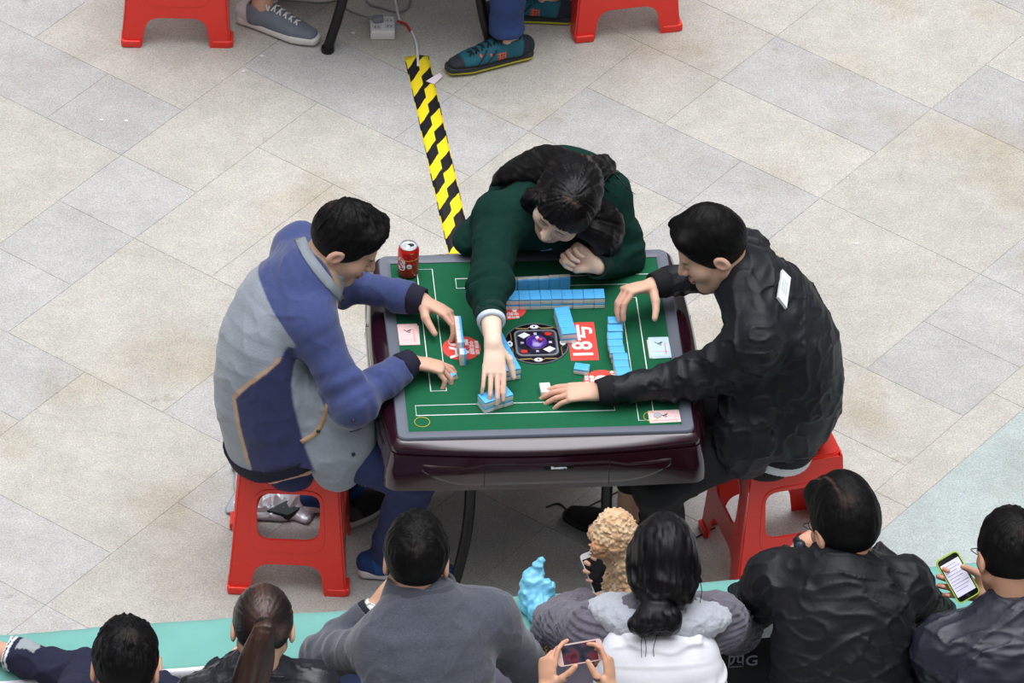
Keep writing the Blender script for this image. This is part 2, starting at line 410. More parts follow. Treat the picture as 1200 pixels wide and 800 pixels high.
    mx = nd(nt, 'ShaderNodeMix', data_type='RGBA', blend_type='SOFT_LIGHT'); mx.inputs[0].default_value = .35; L(cur, mx.inputs[6]); L(nz.outputs['Color'], mx.inputs[7]); cur = mx.outputs[2]
    L(cur, b.inputs['Base Color'])
    o = link('floor', me, m, None, False); tag(o, 'pale beige and grey granite slab paving of the plaza', kind='structure'); return o
floor_build()
# ------------------------------------------------------------------ plastic stools
RED = M('red_plastic', (234, 50, 36), rough=.32, spec=.5, coat=.15, bump=.0004, bscale=60)
def curve_plate(outer, holes, thick, bev=0):
    cu = bpy.data.curves.new('p', 'CURVE'); cu.dimensions = '2D'; cu.fill_mode = 'BOTH'; cu.extrude = thick/2; cu.bevel_depth = bev; cu.bevel_resolution = 1
    for o in [outer]+holes:
        s = cu.splines.new('POLY'); s.points.add(len(o)-1); s.use_cyclic_u = True
        for p, q in zip(s.points, o): p.co = (q[0], q[1], 0, 1)
    ob = bpy.data.objects.new('p', cu); C.objects.link(ob); dg = bpy.context.evaluated_depsgraph_get(); dg.update()
    me = bpy.data.meshes.new_from_object(ob.evaluated_get(dg)); bpy.data.objects.remove(ob); return me
def rpoly(pts, r, n=5):
    """polygon with rounded corners"""
    P = [np.array(p, float) for p in pts]; out = []
    for i in range(len(P)):
        a, b, c = P[i-1], P[i], P[(i+1) % len(P)]; rr = r[i] if np.ndim(r) else r
        if rr == 0: out.append(tuple(b)); continue
        u, v = nrm(a-b), nrm(c-b); q = min(rr, .45*np.linalg.norm(a-b), .45*np.linalg.norm(c-b)); s, e = b+u*q, b+v*q
        for t in np.linspace(0, 1, n): out.append(tuple((1-t)**2*s+2*t*(1-t)*b+t*t*e))
    return out
STOOL_H = .50
def make_stool(label):
    root = empty('plastic_stool', label=label, cat='stool', group='red plastic stools on the plaza')
    H, bt, bb = STOOL_H, .150, .185; sl = math.atan2(bb-bt, H); Ls = H/math.cos(sl)
    bm = bmesh.new()                        # seat: slab with rounded rim and an octagonal tread
    prism(bm, rrect(2*bt, 2*bt, .03), -.03, -.006); prism(bm, rrect(2*bt-.008, 2*bt-.008, .027), -.008, 0)
    obj('seat', bm, RED, root, True, .6).location = (0, 0, H)
    bm = bmesh.new()
    for k in range(4):
        a = k*PI/2+PI/4; c = (.078*math.cos(a), .078*math.sin(a))
        for s_, z_ in ((.040, .003), (.031, .0055)):
            prism(bm, [(c[0]+s_*math.cos(t+PI/8), c[1]+s_*math.sin(t+PI/8)) for t in np.linspace(0, 2*PI, 8, endpoint=False)], -.001, z_)
    lathe(bm, [(.017, .0), (.017, .003), (.013, .003), (.013, -.001)], 20)
    obj('seat_tread', bm, RED, root, True, .5).location = (0, 0, H)
    wt, wb = bt-.004, bb-.004
    def half(v): return wb+(wt-wb)*v/Ls
    k = .062
    outer = rpoly([(-half(.0), 0), (-half(0)+k, 0), (-half(.15)+.068, .118), (half(.15)-.068, .118), (half(0)-k, 0), (half(0), 0), (half(Ls), Ls-.012), (-half(Ls), Ls-.012)], [0, 0, .05, .05, 0, 0, .012, .012], 6)
    hole = rpoly([(-half(.24)+.066, .212), (half(.24)-.066, .212), (half(.4)-.052, .392), (-half(.4)+.052, .392)], .045, 6)
    me0 = curve_plate(outer, [hole], .004, .0012)
    lip = curve_plate(rpoly([(-half(.2)+.050, .165), (half(.2)-.050, .165), (half(.41)-.045, .405), (-half(.41)+.045, .405)], .055, 6), [hole], .006, .0015)
    bmm = bmesh.new(); bmm.from_mesh(me0); l2 = bmesh.new(); lip.transform(Matrix.Translation((0, 0, .001))); bmm.from_mesh(lip); l2.free()
    bmm.to_mesh(me0); bmm.free(); me0.materials.clear(); me0.materials.append(RED)
    me0.polygons.foreach_set('use_smooth', [True]*len(me0.polygons)); me0.set_sharp_from_angle(angle=.6)
    for q in range(4):
        o = bpy.data.objects.new('side_panel', me0); C.objects.link(o); o.parent = root
        o.matrix_local = Matrix.Rotation(q*PI/2, 4, 'Z') @ Matrix.Translation((0, -bb, 0)) @ Matrix.Rotation(PI/2-sl, 4, 'X')
    bm = bmesh.new()                        # foot: L-shaped flange with a rounded toe
    for a in (0, 1):
        box(bm, (-.033, .004, .014) if a == 0 else (.004-.008, -.029+.0, .014), (.066, .014, .028) if a == 0 else (.014, .066, .028), bev=.0065, seg=3)
    me = bpy.data.meshes.new('foot'); bm.to_mesh(me); bm.free(); me.materials.append(RED)
    me.polygons.foreach_set('use_smooth', [True]*len(me.polygons)); me.set_sharp_from_angle(angle=.7)
    for q in range(4):
        o = bpy.data.objects.new('foot', me); C.objects.link(o); o.parent = root
        o.matrix_local = Matrix.Rotation(q*PI/2, 4, 'Z') @ Matrix.Translation((bb+.001, bb+.001, 0)) @ Matrix.Identity(4)
    return root
stool = make_stool('red plastic stool under the man in the blue and grey jacket')
stool.location = (-.750, -.150, 0); stool.rotation_euler.z = .0
for (x, y, a, lb) in ((.790, -.036, .31, 'red plastic stool under the man in the black jacket'), (-1.27, 2.745, .03, 'red plastic stool cut by the top edge, left of the grey canvas shoe'), (.244, 2.90, .24, 'red plastic stool cut by the top edge, right of the teal trainers'), (.0, .80, .06, 'red plastic stool hidden under the woman in the green jumper')):
    o = copy_tree(stool); o.location = (x, y, 0); o.rotation_euler.z = a; o['label'] = lb
# ------------------------------------------------------------------ barrier with draped cloth along the front
BZ = .93
BL, BR = at(-260, 764, BZ), at(1460, 636, BZ)
BX = nrm(BR-BL); BN = np.array([BX[1], -BX[0], 0.])      # BN points to the spectators
def barrier_build():
    root = empty('barrier', tuple((BL+BR)/2*np.array([1, 1, 0])), math.atan2(BX[1], BX[0]), 'long waist-high barrier draped in teal cloth with a white hem, in front of the spectators', 'barrier')
    Ln = np.linalg.norm(BR-BL); n = 220
    def strip(name, prof, m, amp, thick=.003):
        bm = bmesh.new(); rows = []
        for i in range(n+1):
            x = -Ln/2+Ln*i/n; rows.append([])
            for j, (y, z) in enumerate(prof):
                q = amp*mnoise.noise(Vector((x*3.1, y*9+z*4, 2)))+amp*.5*mnoise.noise(Vector((x*14, y*10, z*3)))
                rows[-1].append(bm.verts.new((x, y, z+q)))
        for a, b in zip(rows, rows[1:]):
            for k in range(len(prof)-1): bm.faces.new((a[k], b[k], b[k+1], a[k+1])[::-1])
        o = obj(name, bm, m, root, True); md = o.modifiers.new('s', 'SOLIDIFY'); md.thickness = thick; md.offset = 0; return o
    TEAL = M('teal_cloth', (108, 168, 158), rough=.8, bump=.0015, bscale=40, vary=.07, vscale=6, sheen=.2)
    WHT = M('white_hem_cloth', (232, 232, 238), rough=.7, bump=.0008, bscale=50)
    strip('cloth_top', [(.010, BZ-.30), (.008, BZ-.1), (.004, BZ-.02)]+[(-.2*t, BZ+.0-.012*t*t) for t in np.linspace(0, 1, 9)], TEAL, .007)
    strip('white_hem', [(-.196, BZ-.008), (-.204, BZ-.016), (-.208, BZ-.05)], WHT, .003, .005)
    BAN = mat('printed_banner', rough=.5, bump=.0005, bscale=30); nt = BAN.node_tree; L = nt.links.new; b = nt.nodes['Principled BSDF']
    tc = next(x for x in nt.nodes if x.type == 'TEX_COORD'); s = nd(nt, 'ShaderNodeSeparateXYZ'); L(tc.outputs['Object'], s.inputs[0])
    mr = nd(nt, 'ShaderNodeMapRange'); L(s.outputs['X'], mr.inputs[0]); mr.inputs[1].default_value = -1.7; mr.inputs[2].default_value = 1.7
    rp = nd(nt, 'ShaderNodeValToRGB'); L(mr.outputs[0], rp.inputs[0]); e = rp.color_ramp.elements; rp.color_ramp.interpolation = 'LINEAR'
    e[0].position = .0; e[0].color = (*sh((104, 132, 188)), 1); e[1].position = 1; e[1].color = (*sh((16, 16, 20)), 1)
    for p, c in ((.36, (124, 142, 196)), (.46, (206, 196, 222)), (.585, (212, 200, 222)), (.60, (20, 20, 24))): q = e.new(p); q.color = (*sh(c), 1)
    L(rp.outputs[0], b.inputs['Base Color'])
    strip('front_banner', [(-.208, BZ-.048), (-.214, BZ-.2), (-.212, BZ-.5), (-.212, .02)], BAN, .004)
    bm = bmesh.new(); x = -Ln/2+.1
    while x < Ln/2:                       # steel posts and rails under the cloth
        for y in (-.02, -.17): tube(bm, [(x, y, 0), (x, y, BZ-.03)], .018, 10)
        tube(bm, [(x, -.02, .15), (x, -.17, .15)], .014, 8); x += 1.0
    for y in (-.02, -.17):
        for z in (.15, BZ-.035): tube(bm, [(-Ln/2+.1, y, z), (Ln/2-.1, y, z)], .016, 10)
    obj('steel_frame', bm, M('barrier_steel', (120, 122, 126), rough=.4, metal=.8), root, True)
    return root
barrier = barrier_build()
# ------------------------------------------------------------------ mahjong table
TZ = .78
table = empty('mahjong_table', (0, 0, 0), TABLE_YAW, 'dark burgundy automatic mahjong table with green felt top in the centre', 'table')
TM = Matrix.Rotation(TABLE_YAW, 4, 'Z')
def tloc(px, py, z=TZ):
    p = at(px, py, z); c, s = math.cos(TABLE_YAW), math.sin(TABLE_YAW); return np.array([p[0]*c+p[1]*s, -p[0]*s+p[1]*c, z])
BURG = M('burgundy_lacquer', (44, 16, 26), rough=.12, spec=.5, coat=.8, coat_rough=.03, ior=1.5)
GREY = M('grey_rim_plastic', (104, 109, 120), rough=.42, bump=.0003, bscale=300)
FELT = M('green_felt', (8, 92, 58), rough=.95, bump=.0008, bscale=500, vary=.06, vscale=90)
BLK = M('black_steel', (22, 22, 24), rough=.38, metal=.2)
WPRINT = M('white_print', (238, 242, 240), rough=.7)
def bow_outline(h, bow, r, n=22):
    o = []
    for k in range(4):
        ca, sa = [(0, -1), (1, 0), (0, 1), (-1, 0)][k]       # outward normal of the side
        tx, ty = -sa, ca
        for t in np.linspace(-1, 1, n, endpoint=False):
            a = t*(h-r); q = bow*(1-(t*t))
            o.append((ca*(h+q)+tx*a, sa*(h+q)+ty*a))
        cx, cy = (ca+tx)*(h-r), (sa+ty)*(h-r)
        for a in np.linspace(0, PI/2, 7, endpoint=False): o.append((cx+r*(ca*math.cos(a)+tx*math.sin(a)), cy+r*(sa*math.cos(a)+ty*math.sin(a))))
    return o
def shell(secs, m, name, parent, cap=True):
    bm = bmesh.new(); R = []
    for z, h, bow, r in secs: R.append([bm.verts.new((x, y, z)) for x, y in bow_outline(h, bow, r)])
    n = len(R[0])
    for a, b in zip(R, R[1:]):
        for k in range(n): bm.faces.new((a[k], b[k], b[(k+1) % n], a[(k+1) % n]))
    if cap: bm.faces.new(R[0]); bm.faces.new(R[-1][::-1])
    return obj(name, bm, m, parent, True, .9)
shell([(TZ-.002, .455, 0, .03), (TZ-.003, .464, 0, .03), (TZ-.005, .467, .004, .03), (TZ-.011, .472, .015, .032), (TZ-.018, .476, .026, .034), (TZ-.026, .480, .030, .034), (TZ-.036, .481, .030, .034), (TZ-.038, .476, .026, .034), (TZ-.041, .476, .026, .034), (TZ-.043, .482, .030, .034), (TZ-.06, .487, .028, .036), (TZ-.10, .496, .020, .04), (TZ-.13, .500, .012, .042), (TZ-.168, .501, .008, .045), (TZ-.1682, .45, 0, .045)], BURG, 'cabinet', table)
def ring_shell(secs, m, name, parent):
    bm = bmesh.new(); R = [[bm.verts.new((x, y, z)) for x, y in rrect(2*h, 2*h, r, 8)] for z, h, r in secs]; n = len(R[0])
    for a, b in zip(R, R[1:]+R[:1]):
        for k in range(n): bm.faces.new((a[k], a[(k+1) % n], b[(k+1) % n], b[k]))
    return obj(name, bm, m, parent, True, .7)
ring_shell([(TZ-.004, .460, .028), (TZ+.003, .4600, .028), (TZ+.007, .457, .025), (TZ+.0075, .440, .012), (TZ+.006, .428, .005), (TZ+.003, .4235, .002), (TZ-.004, .423, .002)], GREY, 'rim', table)
bm = bmesh.new(); prism(bm, rrect(.85, .85, .004), TZ-.012, TZ); felt = obj('felt', bm, FELT, table)
bm = bmesh.new(); Z0, Z1 = TZ-.001, TZ+.0004                     # printed lines: a long double line per player
def tline(a, b, w=.0030):
    a = np.array(a); b = np.array(b); t = nrm(b-a)*w/2; q = np.array([-t[1], t[0]]); prism(bm, [tuple(a-q-t), tuple(b-q+t), tuple(b+q+t), tuple(a+q-t)], Z0, Z1)
for k in range(4):
    R2 = np.array([[math.cos(k*PI/2), -math.sin(k*PI/2)], [math.sin(k*PI/2), math.cos(k*PI/2)]])
    g = lambda x, y: R2@np.array([x, y])
    tline(g(-.394, -.341), g(.222, -.341)); tline(g(-.394, -.292), g(.222, -.292), .0022); tline(g(.222, -.341), g(.222, -.292), .0016); tline(g(-.394, -.341), g(-.394, -.292), .0012)
obj('printed_lines', bm, WPRINT, felt)
# stickers on the felt
SRED = M('red_sticker', (232, 72, 62), rough=.5); SWHITE = M('white_sticker_text', (250, 240, 238), rough=.6)
def T4(x, y, z, a): return Matrix.Translation((x, y, z)) @ Matrix.Rotation(a, 4, 'Z')
def sticker(name, outline, label, texts):
    bm = bmesh.new(); prism(bm, outline, TZ-.001, TZ+.0008); o = obj(name, bm, SRED, felt); o['label'] = label
    for s, size, x, y, a, b, sx in texts: put_text('sticker_text', s, size, SWHITE, o, T4(x, y, TZ+.0010, a), .0003, b, sx)
    return o
sticker('number_sticker', [(.108, -.090), (.196, -.090), (.196, .102), (.108, .102)], 'red rectangle with white number 18', [('18号', .087, .152, .006, PI/2, .0018, 1.0)])
for k, (x, y, a, big) in enumerate(((-.229, -.012, -PI/2, '5A'), (.197, -.2, PI/2, '2.'), (-.07, .185, PI, 'A2'), (.225, -.33, 0, ''))[:3]):
    c, s = math.cos(a), math.sin(a)
    T = [(big, .085, x+(-s)*(-.012), y+c*(-.012)+(.026 if big == '2.' else 0), a, .0016, 1.0)]
    for i, (tx, sz) in enumerate((('中奖地带', .017), ('即开票 兑奖', .013))): T.append((tx, sz, x-s*(.030+.017*i), y+c*(.030+.017*i), a, .0004, 1.0))
    sticker('round_sticker', circle(.060, 48, (x, y)), 'round red sticker with white writing', T)
# centre console
DARK = M('console_black', (18, 17, 22), rough=.2, coat=.4); GOLD = M('gold_trim', (186, 160, 104), rough=.35, metal=.6); SILV = M('console_silver', (150, 152, 160), rough=.35, metal=.5)
def flat_ring(bm, o1, o2, z0, z1):
    n = len(o1); v = [[bm.verts.new((*p, z)) for p in o] for o, z in ((o1, z0), (o1, z1), (o2, z1), (o2, z0))]
    for a, b in zip(v, v[1:]+v[:1]):
        for k in range(n): bm.faces.new((a[k], a[(k+1) % n], b[(k+1) % n], b[k]))
cc = (.006, -.003)
bm = bmesh.new(); prism(bm, circle(.101, 64, cc), TZ-.002, TZ+.003); con = obj('control_disc', bm, DARK, table, True, .5); con['label'] = 'black control disc with purple lens'
bm = bmesh.new(); flat_ring(bm, circle(.102, 64, cc), circle(.0985, 64, cc), TZ-.001, TZ+.0042); obj('disc_edge', bm, M('disc_edge_grey', (120, 122, 128), rough=.3, metal=.4), con, True, .5)
bm = bmesh.new()
for k in range(4):
    a = k*PI/2; R2 = np.array([[math.cos(a), -math.sin(a)], [math.sin(a), math.cos(a)]])
    tube(bm, [(*(R2@np.array(p)+cc), TZ+.0035) for p in ((-.060, .078), (-.056, .0775), (-.022, .076), (-.016, .082), (.016, .082), (.022, .076), (.056, .0775), (.060, .078))], .0016, 6)
obj('gold_line', bm, GOLD, con, True)
bm = bmesh.new(); prism(bm, rrect(.126, .122, .02, 7, cc), TZ, TZ+.006); obj('console_panel', bm, M('console_dark_grey', (54, 56, 66), rough=.3), con, True, .5)
bm = bmesh.new(); flat_ring(bm, rrect(.134, .130, .022, 7, cc), rrect(.122, .118, .018, 7, cc), TZ, TZ+.0075); obj('console_frame', bm, SILV, con, True, .5)
bm = bmesh.new(); prism(bm, [(cc[0]+x, cc[1]+y) for x, y in ((-.058, -.018), (-.018, -.056), (.03, -.056), (.058, -.03), (.058, .018), (.018, .056), (-.03, .056), (-.058, .03))], TZ, TZ+.0075); obj('octagon_panel', bm, M('console_octagon', (26, 24, 40), rough=.25, coat=.5), con)
for (x, y, m_, nm) in ((-.036, .036, (230, 232, 240), 'corner_button'), (.038, -.036, (228, 228, 232), 'corner_button'), (.04, .042, (196, 44, 40), 'corner_button'), (-.042, -.044, (200, 48, 44), 'corner_button')):
    bm = bmesh.new(); w_ = .022 if m_[1] > 100 else .016
    prism(bm, [(cc[0]+x+w_*a, cc[1]+y+w_*b*.8) for a, b in ((-.9, 0), (.1, .85), (.9, .1), (-.1, -.85))] if w_ > .02 else circle(.0085, 20, (cc[0]+x, cc[1]+y), 1.3), TZ+.004, TZ+.009)
    obj(nm, bm, M('button_%d_%d' % (m_[1], m_[2]), m_, rough=.35), con)
LENS = M('purple_lens', (70, 34, 130), rough=.08, coat=1, emit=(88, 40, 190), estr=.25)
bm = bmesh.new(); lathe(bm, [(.034, 0), (.034, .004), (.030, .009), (.020, .0135), (.010, .0155), (.0, .016)], 36, (*cc, TZ+.006)); obj('dice_dome', bm, LENS, con, True)
bm = bmesh.new(); lathe(bm, [(.0345, .0), (.0365, .002), (.0345, .005), (.033, .003)], 36, (*cc, TZ+.006)); obj('dome_ring', bm, DARK, con, True)
for (x, y, c_) in ((.002, -.001, (236, 232, 240)), (.012, -.009, (214, 60, 80))):
    bm = bmesh.new(); box(bm, (cc[0]+x, cc[1]+y, TZ+.0255), (.010, .010, .010), Matrix.Rotation(.5, 3, 'Z'), .002); obj('die', bm, M('die_%d' % c_[1], c_, rough=.3), con, True, .6)
for k in range(4):
    a = k*PI/2; x, y = cc[0]+.083*math.sin(a), cc[1]-.083*math.cos(a)
    bm = bmesh.new(); prism(bm, circle(.010, 24, (x, y), 1.35 if k % 2 == 0 else .9, .9 if k % 2 == 0 else 1.35), TZ, TZ+.0055); b_ = obj('seat_button', bm, M('seat_button_white', (226, 228, 232), rough=.35), con, True, .5)
    bm = bmesh.new(); prism(bm, circle(.0035, 14, (x, y)), TZ+.004, TZ+.0062); obj('button_mark', bm, DARK, b_)
for k, s in enumerate(('东', '南', '西', '北')):
    a = k*PI/2; put_text('wind_mark', s, .011, M('wind_white', (220, 214, 240), rough=.5), con, T4(cc[0]+.045*math.sin(a), cc[1]-.045*math.cos(a), TZ+.0082, a), .0003, .0003)
# a drawer front on every side, black chassis and four splayed legs
def cab_y(t, z, off):
    """point on the front face (outward -y) of the cabinet: t in -1..1 along the side"""
    zs = [(.736, .482, .030), (.72, .487, .028), (.68, .496, .020), (.65, .500, .012), (.63, .5005, .010), (.612, .501, .008)]
    h = np.interp(-z, [-q[0] for q in zs], [q[1] for q in zs]); b = np.interp(-z, [-q[0] for q in zs], [q[2] for q in zs]); return -(h+b*(1-t*t)+off)
for k in range(4):
    bm = bmesh.new(); n, mz = 48, 8; rows = []
    for i in range(n+1):
        t = -.86+1.72*i/n; x = t*.46; e = abs(t)/.86
        top = .728-.016*np.clip((abs(t)-.42)/.12, 0, 1); lo_ = .625+.07*max(0, (e-.55)/.45)**2.2
        if top-lo_ < .004: lo_ = top-.004
        rows.append([bm.verts.new((x, cab_y(t, lo_+(top-lo_)*j/mz, .004 if 0 < j < mz and 0 < i < n else -.006), lo_+(top-lo_)*j/mz)) for j in range(mz+1)])
    for a, b in zip(rows, rows[1:]):
        for j in range(mz): bm.faces.new((a[j], b[j], b[j+1], a[j+1]))
    d = obj('drawer_front', bm, BURG, table, True, 1.0); d.rotation_euler.z = k*PI/2
    bm = bmesh.new()
    for t in (-.42, .42): tube(bm, [(t*.46, cab_y(t, z, .0035), z) for z in np.linspace(.63, .725, 8)], .0012, 6)
    tube(bm, [(t*.46, cab_y(t, .7335, -.004), .7335) for t in np.linspace(-.9, .9, 20)], .0022, 6)
    obj('drawer_seam', bm, M('seam_black', (6, 6, 7), rough=.6), d)
    if k == 0:
        bm = bmesh.new(); box(bm, (.035, cab_y(0, .705, .006), .705), (.09, .004, .016), Matrix.Rotation(-.1, 3, 'X'), .0015); bd = obj('maker_badge', bm, M('badge_black', (10, 10, 12), rough=.3), d, True, .5)
        put_text('badge_text', 'Buosnre', .0115, M('badge_white', (240, 240, 244), rough=.5), bd, Matrix.Translation((.035, cab_y(0, .705, .0088), .7055)) @ Matrix.Rotation(PI/2-.1, 4, 'X'), .0004, .0006, 1.25)
bm = bmesh.new(); box(bm, (0, 0, TZ-.185), (.66, .66, .04), None, .01); box(bm, (0, -.30, TZ-.215), (.46, .05, .04), None, .006); box(bm, (0, .30, TZ-.215), (.46, .05, .04), None, .006)
lathe(bm, [(.12, 0), (.12, .05), (.16, .09), (.16, .12)], 24, (0, 0, TZ-.32)); obj('chassis', bm, BLK, table, True, .5)
for sx in (-1, 1):
    for sy in (-1, 1):
        bm = bmesh.new(); tube(bm, [(sx*.215, sy*.30, .56), (sx*.215, sy*.30, .44), (sx*.216, sy*.302, .36), (sx*.226, sy*.318, .26), (sx*.25, sy*.34, .14), (sx*.275, sy*.36, .05), (sx*.284, sy*.366, .012)], .021, 12, 28, True, (1, .85))
        lathe(bm, [(.0, 0), (.022, 0), (.024, .006), (.022, .02), (.0, .024)], 14, (sx*.285, sy*.367, 0)); obj('leg', bm, BLK, table, True, .7)
# ------------------------------------------------------------------ tiles
TW, TL_, TH = .0333, .0470, .0212
TWHT = M('tile_white', (226, 224, 220), rough=.28, spec=.5, coat=.3); TBLU = M('tile_blue', (90, 186, 248), rough=.28, coat=.3)
def tile_proto():
    bm = bmesh.new(); box(bm, (0, 0, TH*.34), (TW, TL_, TH*.68), None, .0022, 3); t = obj('mahjong_tile', bm, TWHT, None, True, .8)
    bm = bmesh.new(); box(bm, (0, 0, TH*.66+TH*.17), (TW, TL_, TH*.35), None, .0022, 3); b = obj('back', bm, TBLU, t, True, .8); b['label'] = 'blue tile back'
    t['category'] = 'tile'; return t
TP = tile_proto(); _used = [0]
def tile(p, rot, label, group):
    """p: local table position of the tile's base centre; rot: 3x3 in table frame"""
    t = TP if not _used[0] else copy_tree(TP); _used[0] = 1
    t.matrix_world = TM @ Matrix.Translation(p) @ rot.to_4x4(); t['label'] = label; t['group'] = group; return t
RZ = lambda a: Matrix.Rotation(a, 3, 'Z'); RX = lambda a: Matrix.Rotation(a, 3, 'X'); RY = lambda a: Matrix.Rotation(a, 3, 'Y')
J = lambda s: random.uniform(-s, s)
ORD = ('first', 'second', 'third', 'fourth', 'fifth', 'sixth', 'seventh', 'eighth', 'ninth', 'tenth', 'eleventh', 'twelfth')
def stack(cx, cy, a, k, lay, label, group):
    for q in range(lay): tile((cx+J(.0006), cy+J(.0008), TZ+.0005+q*(TH+.0003)), RZ(a+J(.012)), label % (ORD[k], 'upper' if q == lay-1 else 'lower'), group)
for i in range(12): stack(.220-i*.0338, .193+.0012*i*.3, -.012, i, 2, '%s blue backed tile from the right end of the long back wall, %s layer', 'tiles in the long back wall')
for i in range(7):                                     # tiles standing on end in front of the woman
    tile((.119-i*.0342, .290+(0 if i < 2 else -.002*i)+J(.001), TZ+TL_/2+.0005), RZ((.0, .03, .06, .09, .16, .1, .1)[i]) @ RX(PI/2), ORD[i]+' upright tile from the right in the row standing before the woman', 'tiles standing behind the back wall')
    bpy.context.view_layer.update()
for i in range(4): stack(.1065-i*.0034, .0105+i*.034, .10+PI/2, i, 2, '%s tile from the near end of the short column by number 18, %s layer', 'tiles in the short column by the console')
p0 = tloc(610.5, 431.5, TZ+2*TH); a_ = -.30; ux = np.array([math.cos(a_*-1), 0]); 
_t1, _t2 = tloc(588.7, 390, TZ+2*TH), tloc(610.5, 431.5, TZ+2*TH); _dir = nrm((_t1-_t2)[:2]); _sid = np.array([-_dir[1], _dir[0]]); _ang = math.atan2(_dir[1], _dir[0])
for i in range(8):
    c = p0[:2]+_dir*(TW/2+.034*i)+_sid*TL_/2; stack(c[0], c[1], _ang-PI/2+PI/2, i, 2, '%s tile from the near end of the slanting column by the wrist, %s layer', 'tiles in the slanting column')
for i, (x, y) in enumerate(((490, 115), (487, 190), (485, 263), (490, 330), (505, 395), (537, 460), (545, 525), (560, 590), (575, 650), (590, 712))):
    p = tloc(660+x/8, 360+y/8, TZ+2*TH); tile((p[0], p[1], TZ+.0005+TH), RZ(PI/2+J(.05)), ORD[i]+' pale blue tile from the far end of the wavy right column, upper layer', 'tiles in the wavy right column')
    tile((p[0]+(.005 if i in (3, 4) else .001), p[1]+.001, TZ+.0003), RZ(PI/2+.02), ORD[i]+' pale blue tile from the far end of the wavy right column, lower layer', 'tiles in the wavy right column')
p = tloc(681.8, 429.3, TZ+TH); tile((p[0], p[1], TZ+.0005), RZ(PI/2-.26), 'single blue backed tile lying alone below the number 18 sticker', 'loose tiles')
p = tloc(567.5, 485, TZ); q = tloc(602, 474, TZ); d = nrm((q-p)[:2]); s_ = np.array([-d[1], d[0]]); WSTACK = []
for i in range(3):
    c = p[:2]+d*(TW/2+.034*i)+s_*TL_/2; WSTACK.append(c); stack(c[0], c[1], math.atan2(d[1], d[0]), i, 2, "%s tile from the left in the block under the woman's hand, %s layer", "tiles under the woman's hand")
p = tloc(538.5, 411.5, TZ+TL_)                         # the upright row the man in the varsity jacket is holding
for i in range(5):
    z = TZ+TL_/2+.0005
    tile((p[0]-(.006 if i else 0), p[1]+.0005+.0338*i, z+(.021 if i else 0)), RZ(PI/2) @ RX(PI/2), 'upright tile in the left man\'s row, '+(ORD[i]+' from the near end, lifted by his hand' if i else 'nearest end, standing on the felt'), 'upright tiles in the left hand row')
p = tloc(524, 437, TZ+TH); tile((p[0], p[1], TZ+.0005), RZ(.75), "blue backed tile lying under the left man's nearer fingers", 'loose tiles')
p = tloc(636, 457, TZ+.01); tile((p[0]+.008, p[1], TZ+TH+.0008), RZ(.06) @ RX(PI), "white faced tile under the fingertips of the black-sleeved arm", 'loose tiles')
# ------------------------------------------------------------------ slips, rubber bands, can
PINK = M('pink_slip', (244, 206, 204), rough=.7, vary=.04, vscale=60); PALE = M('pale_blue_slip', (206, 230, 242), rough=.7, vary=.05, vscale=60); INK = M('slip_ink', (40, 42, 50), rough=.8); SALM = M('slip_salmon', (238, 168, 156), rough=.7)
def slip(x, y, w_, h_, a, z, m, label, printed=True, land=False):
    t = empty('paper_slip', label=label, cat='paper', group='printed paper slips on the felt'); t.matrix_world = TM @ T4(x, y, z, a)
    bm = bmesh.new(); prism(bm, rrect(w_, h_, .003, 3), 0, .0011); s = obj('sheet', bm, m, t)
    if printed:
        bm = bmesh.new(); k = 1.0
        for pts in ([(-.013, .012), (-.006, .006), (-.001, .0)], [(.012, .012), (.006, .011), (.001, .004), (.008, .0)], [(-.004, .004), (.003, .007), (.010, .008)], [(.0, -.002), (.006, -.004)]):
            tube(bm, [(px_*k, (py_+.012)*k if not land else py_, .0012) for px_, py_ in pts], .0016, 6, None, True, (1, .35), (0, 0, 1))
        obj('bird_print', bm, INK, t)
        bm = bmesh.new()
        if land:
            prism(bm, [(-w_/2+.008, -h_/2+.008), (w_/2-.008, -h_/2+.008), (w_/2-.008, -h_/2+.012), (-w_/2+.008, -h_/2+.012)], .0008, .0013)
        else:
            prism(bm, [(w_/2-.016, -h_/2+.01), (w_/2-.012, -h_/2+.01), (w_/2-.012, h_/2-.03), (w_/2-.016, h_/2-.03)], .0008, .0013)
            prism(bm, [(-w_/2+.006, -h_/2+.024), (w_/2-.006, -h_/2+.024), (w_/2-.006, -h_/2+.026), (-w_/2+.006, -h_/2+.026)], .0008, .0013)
        obj('border_print', bm, SALM, t)
    return t
slip(-.388, .058, .063, .098, -.02, TZ+.0004, PINK, 'lower pink slip of the pair near the blue sleeves', False)
slip(-.391, .061, .063, .106, .01, TZ+.0018, PINK, 'upper pink slip with black bird print near the blue sleeves')
slip(.386, -.042, .064, .094, .0, TZ+.0004, PINK, 'lowest pink slip of the pale blue pile at right', False)
slip(.392, -.044, .064, .094, .05, TZ+.0017, PALE, 'middle pale blue slip of the pile at right', False)
slip(.390, -.036, .064, .098, -.01, TZ+.0031, PALE, 'topmost pale blue slip with bird print at right')
slip(.373, -.379, .098, .060, .03, TZ+.0004, PINK, 'pink slip lying crosswise in the near right corner of the felt', True, True)
def band(x, y, r, label, sq=1):
    bm = bmesh.new(); tube(bm, [(r*math.cos(a), r*sq*math.sin(a), .0014) for a in np.linspace(0, 2*PI, 37)], .0013, 6, None, False); o = obj('rubber_band', bm, M('band_yellow', (196, 178, 62), rough=.5), None, True)
    o.matrix_world = TM @ T4(x, y, TZ, .2); tag(o, label, 'rubber band', 'rubber bands on the felt')
band(-.379, -.375, .0235, 'yellow rubber band alone in the near left corner of the felt'); band(.331, -.378, .0225, 'yellow rubber band half under the pink slip in the near right corner')
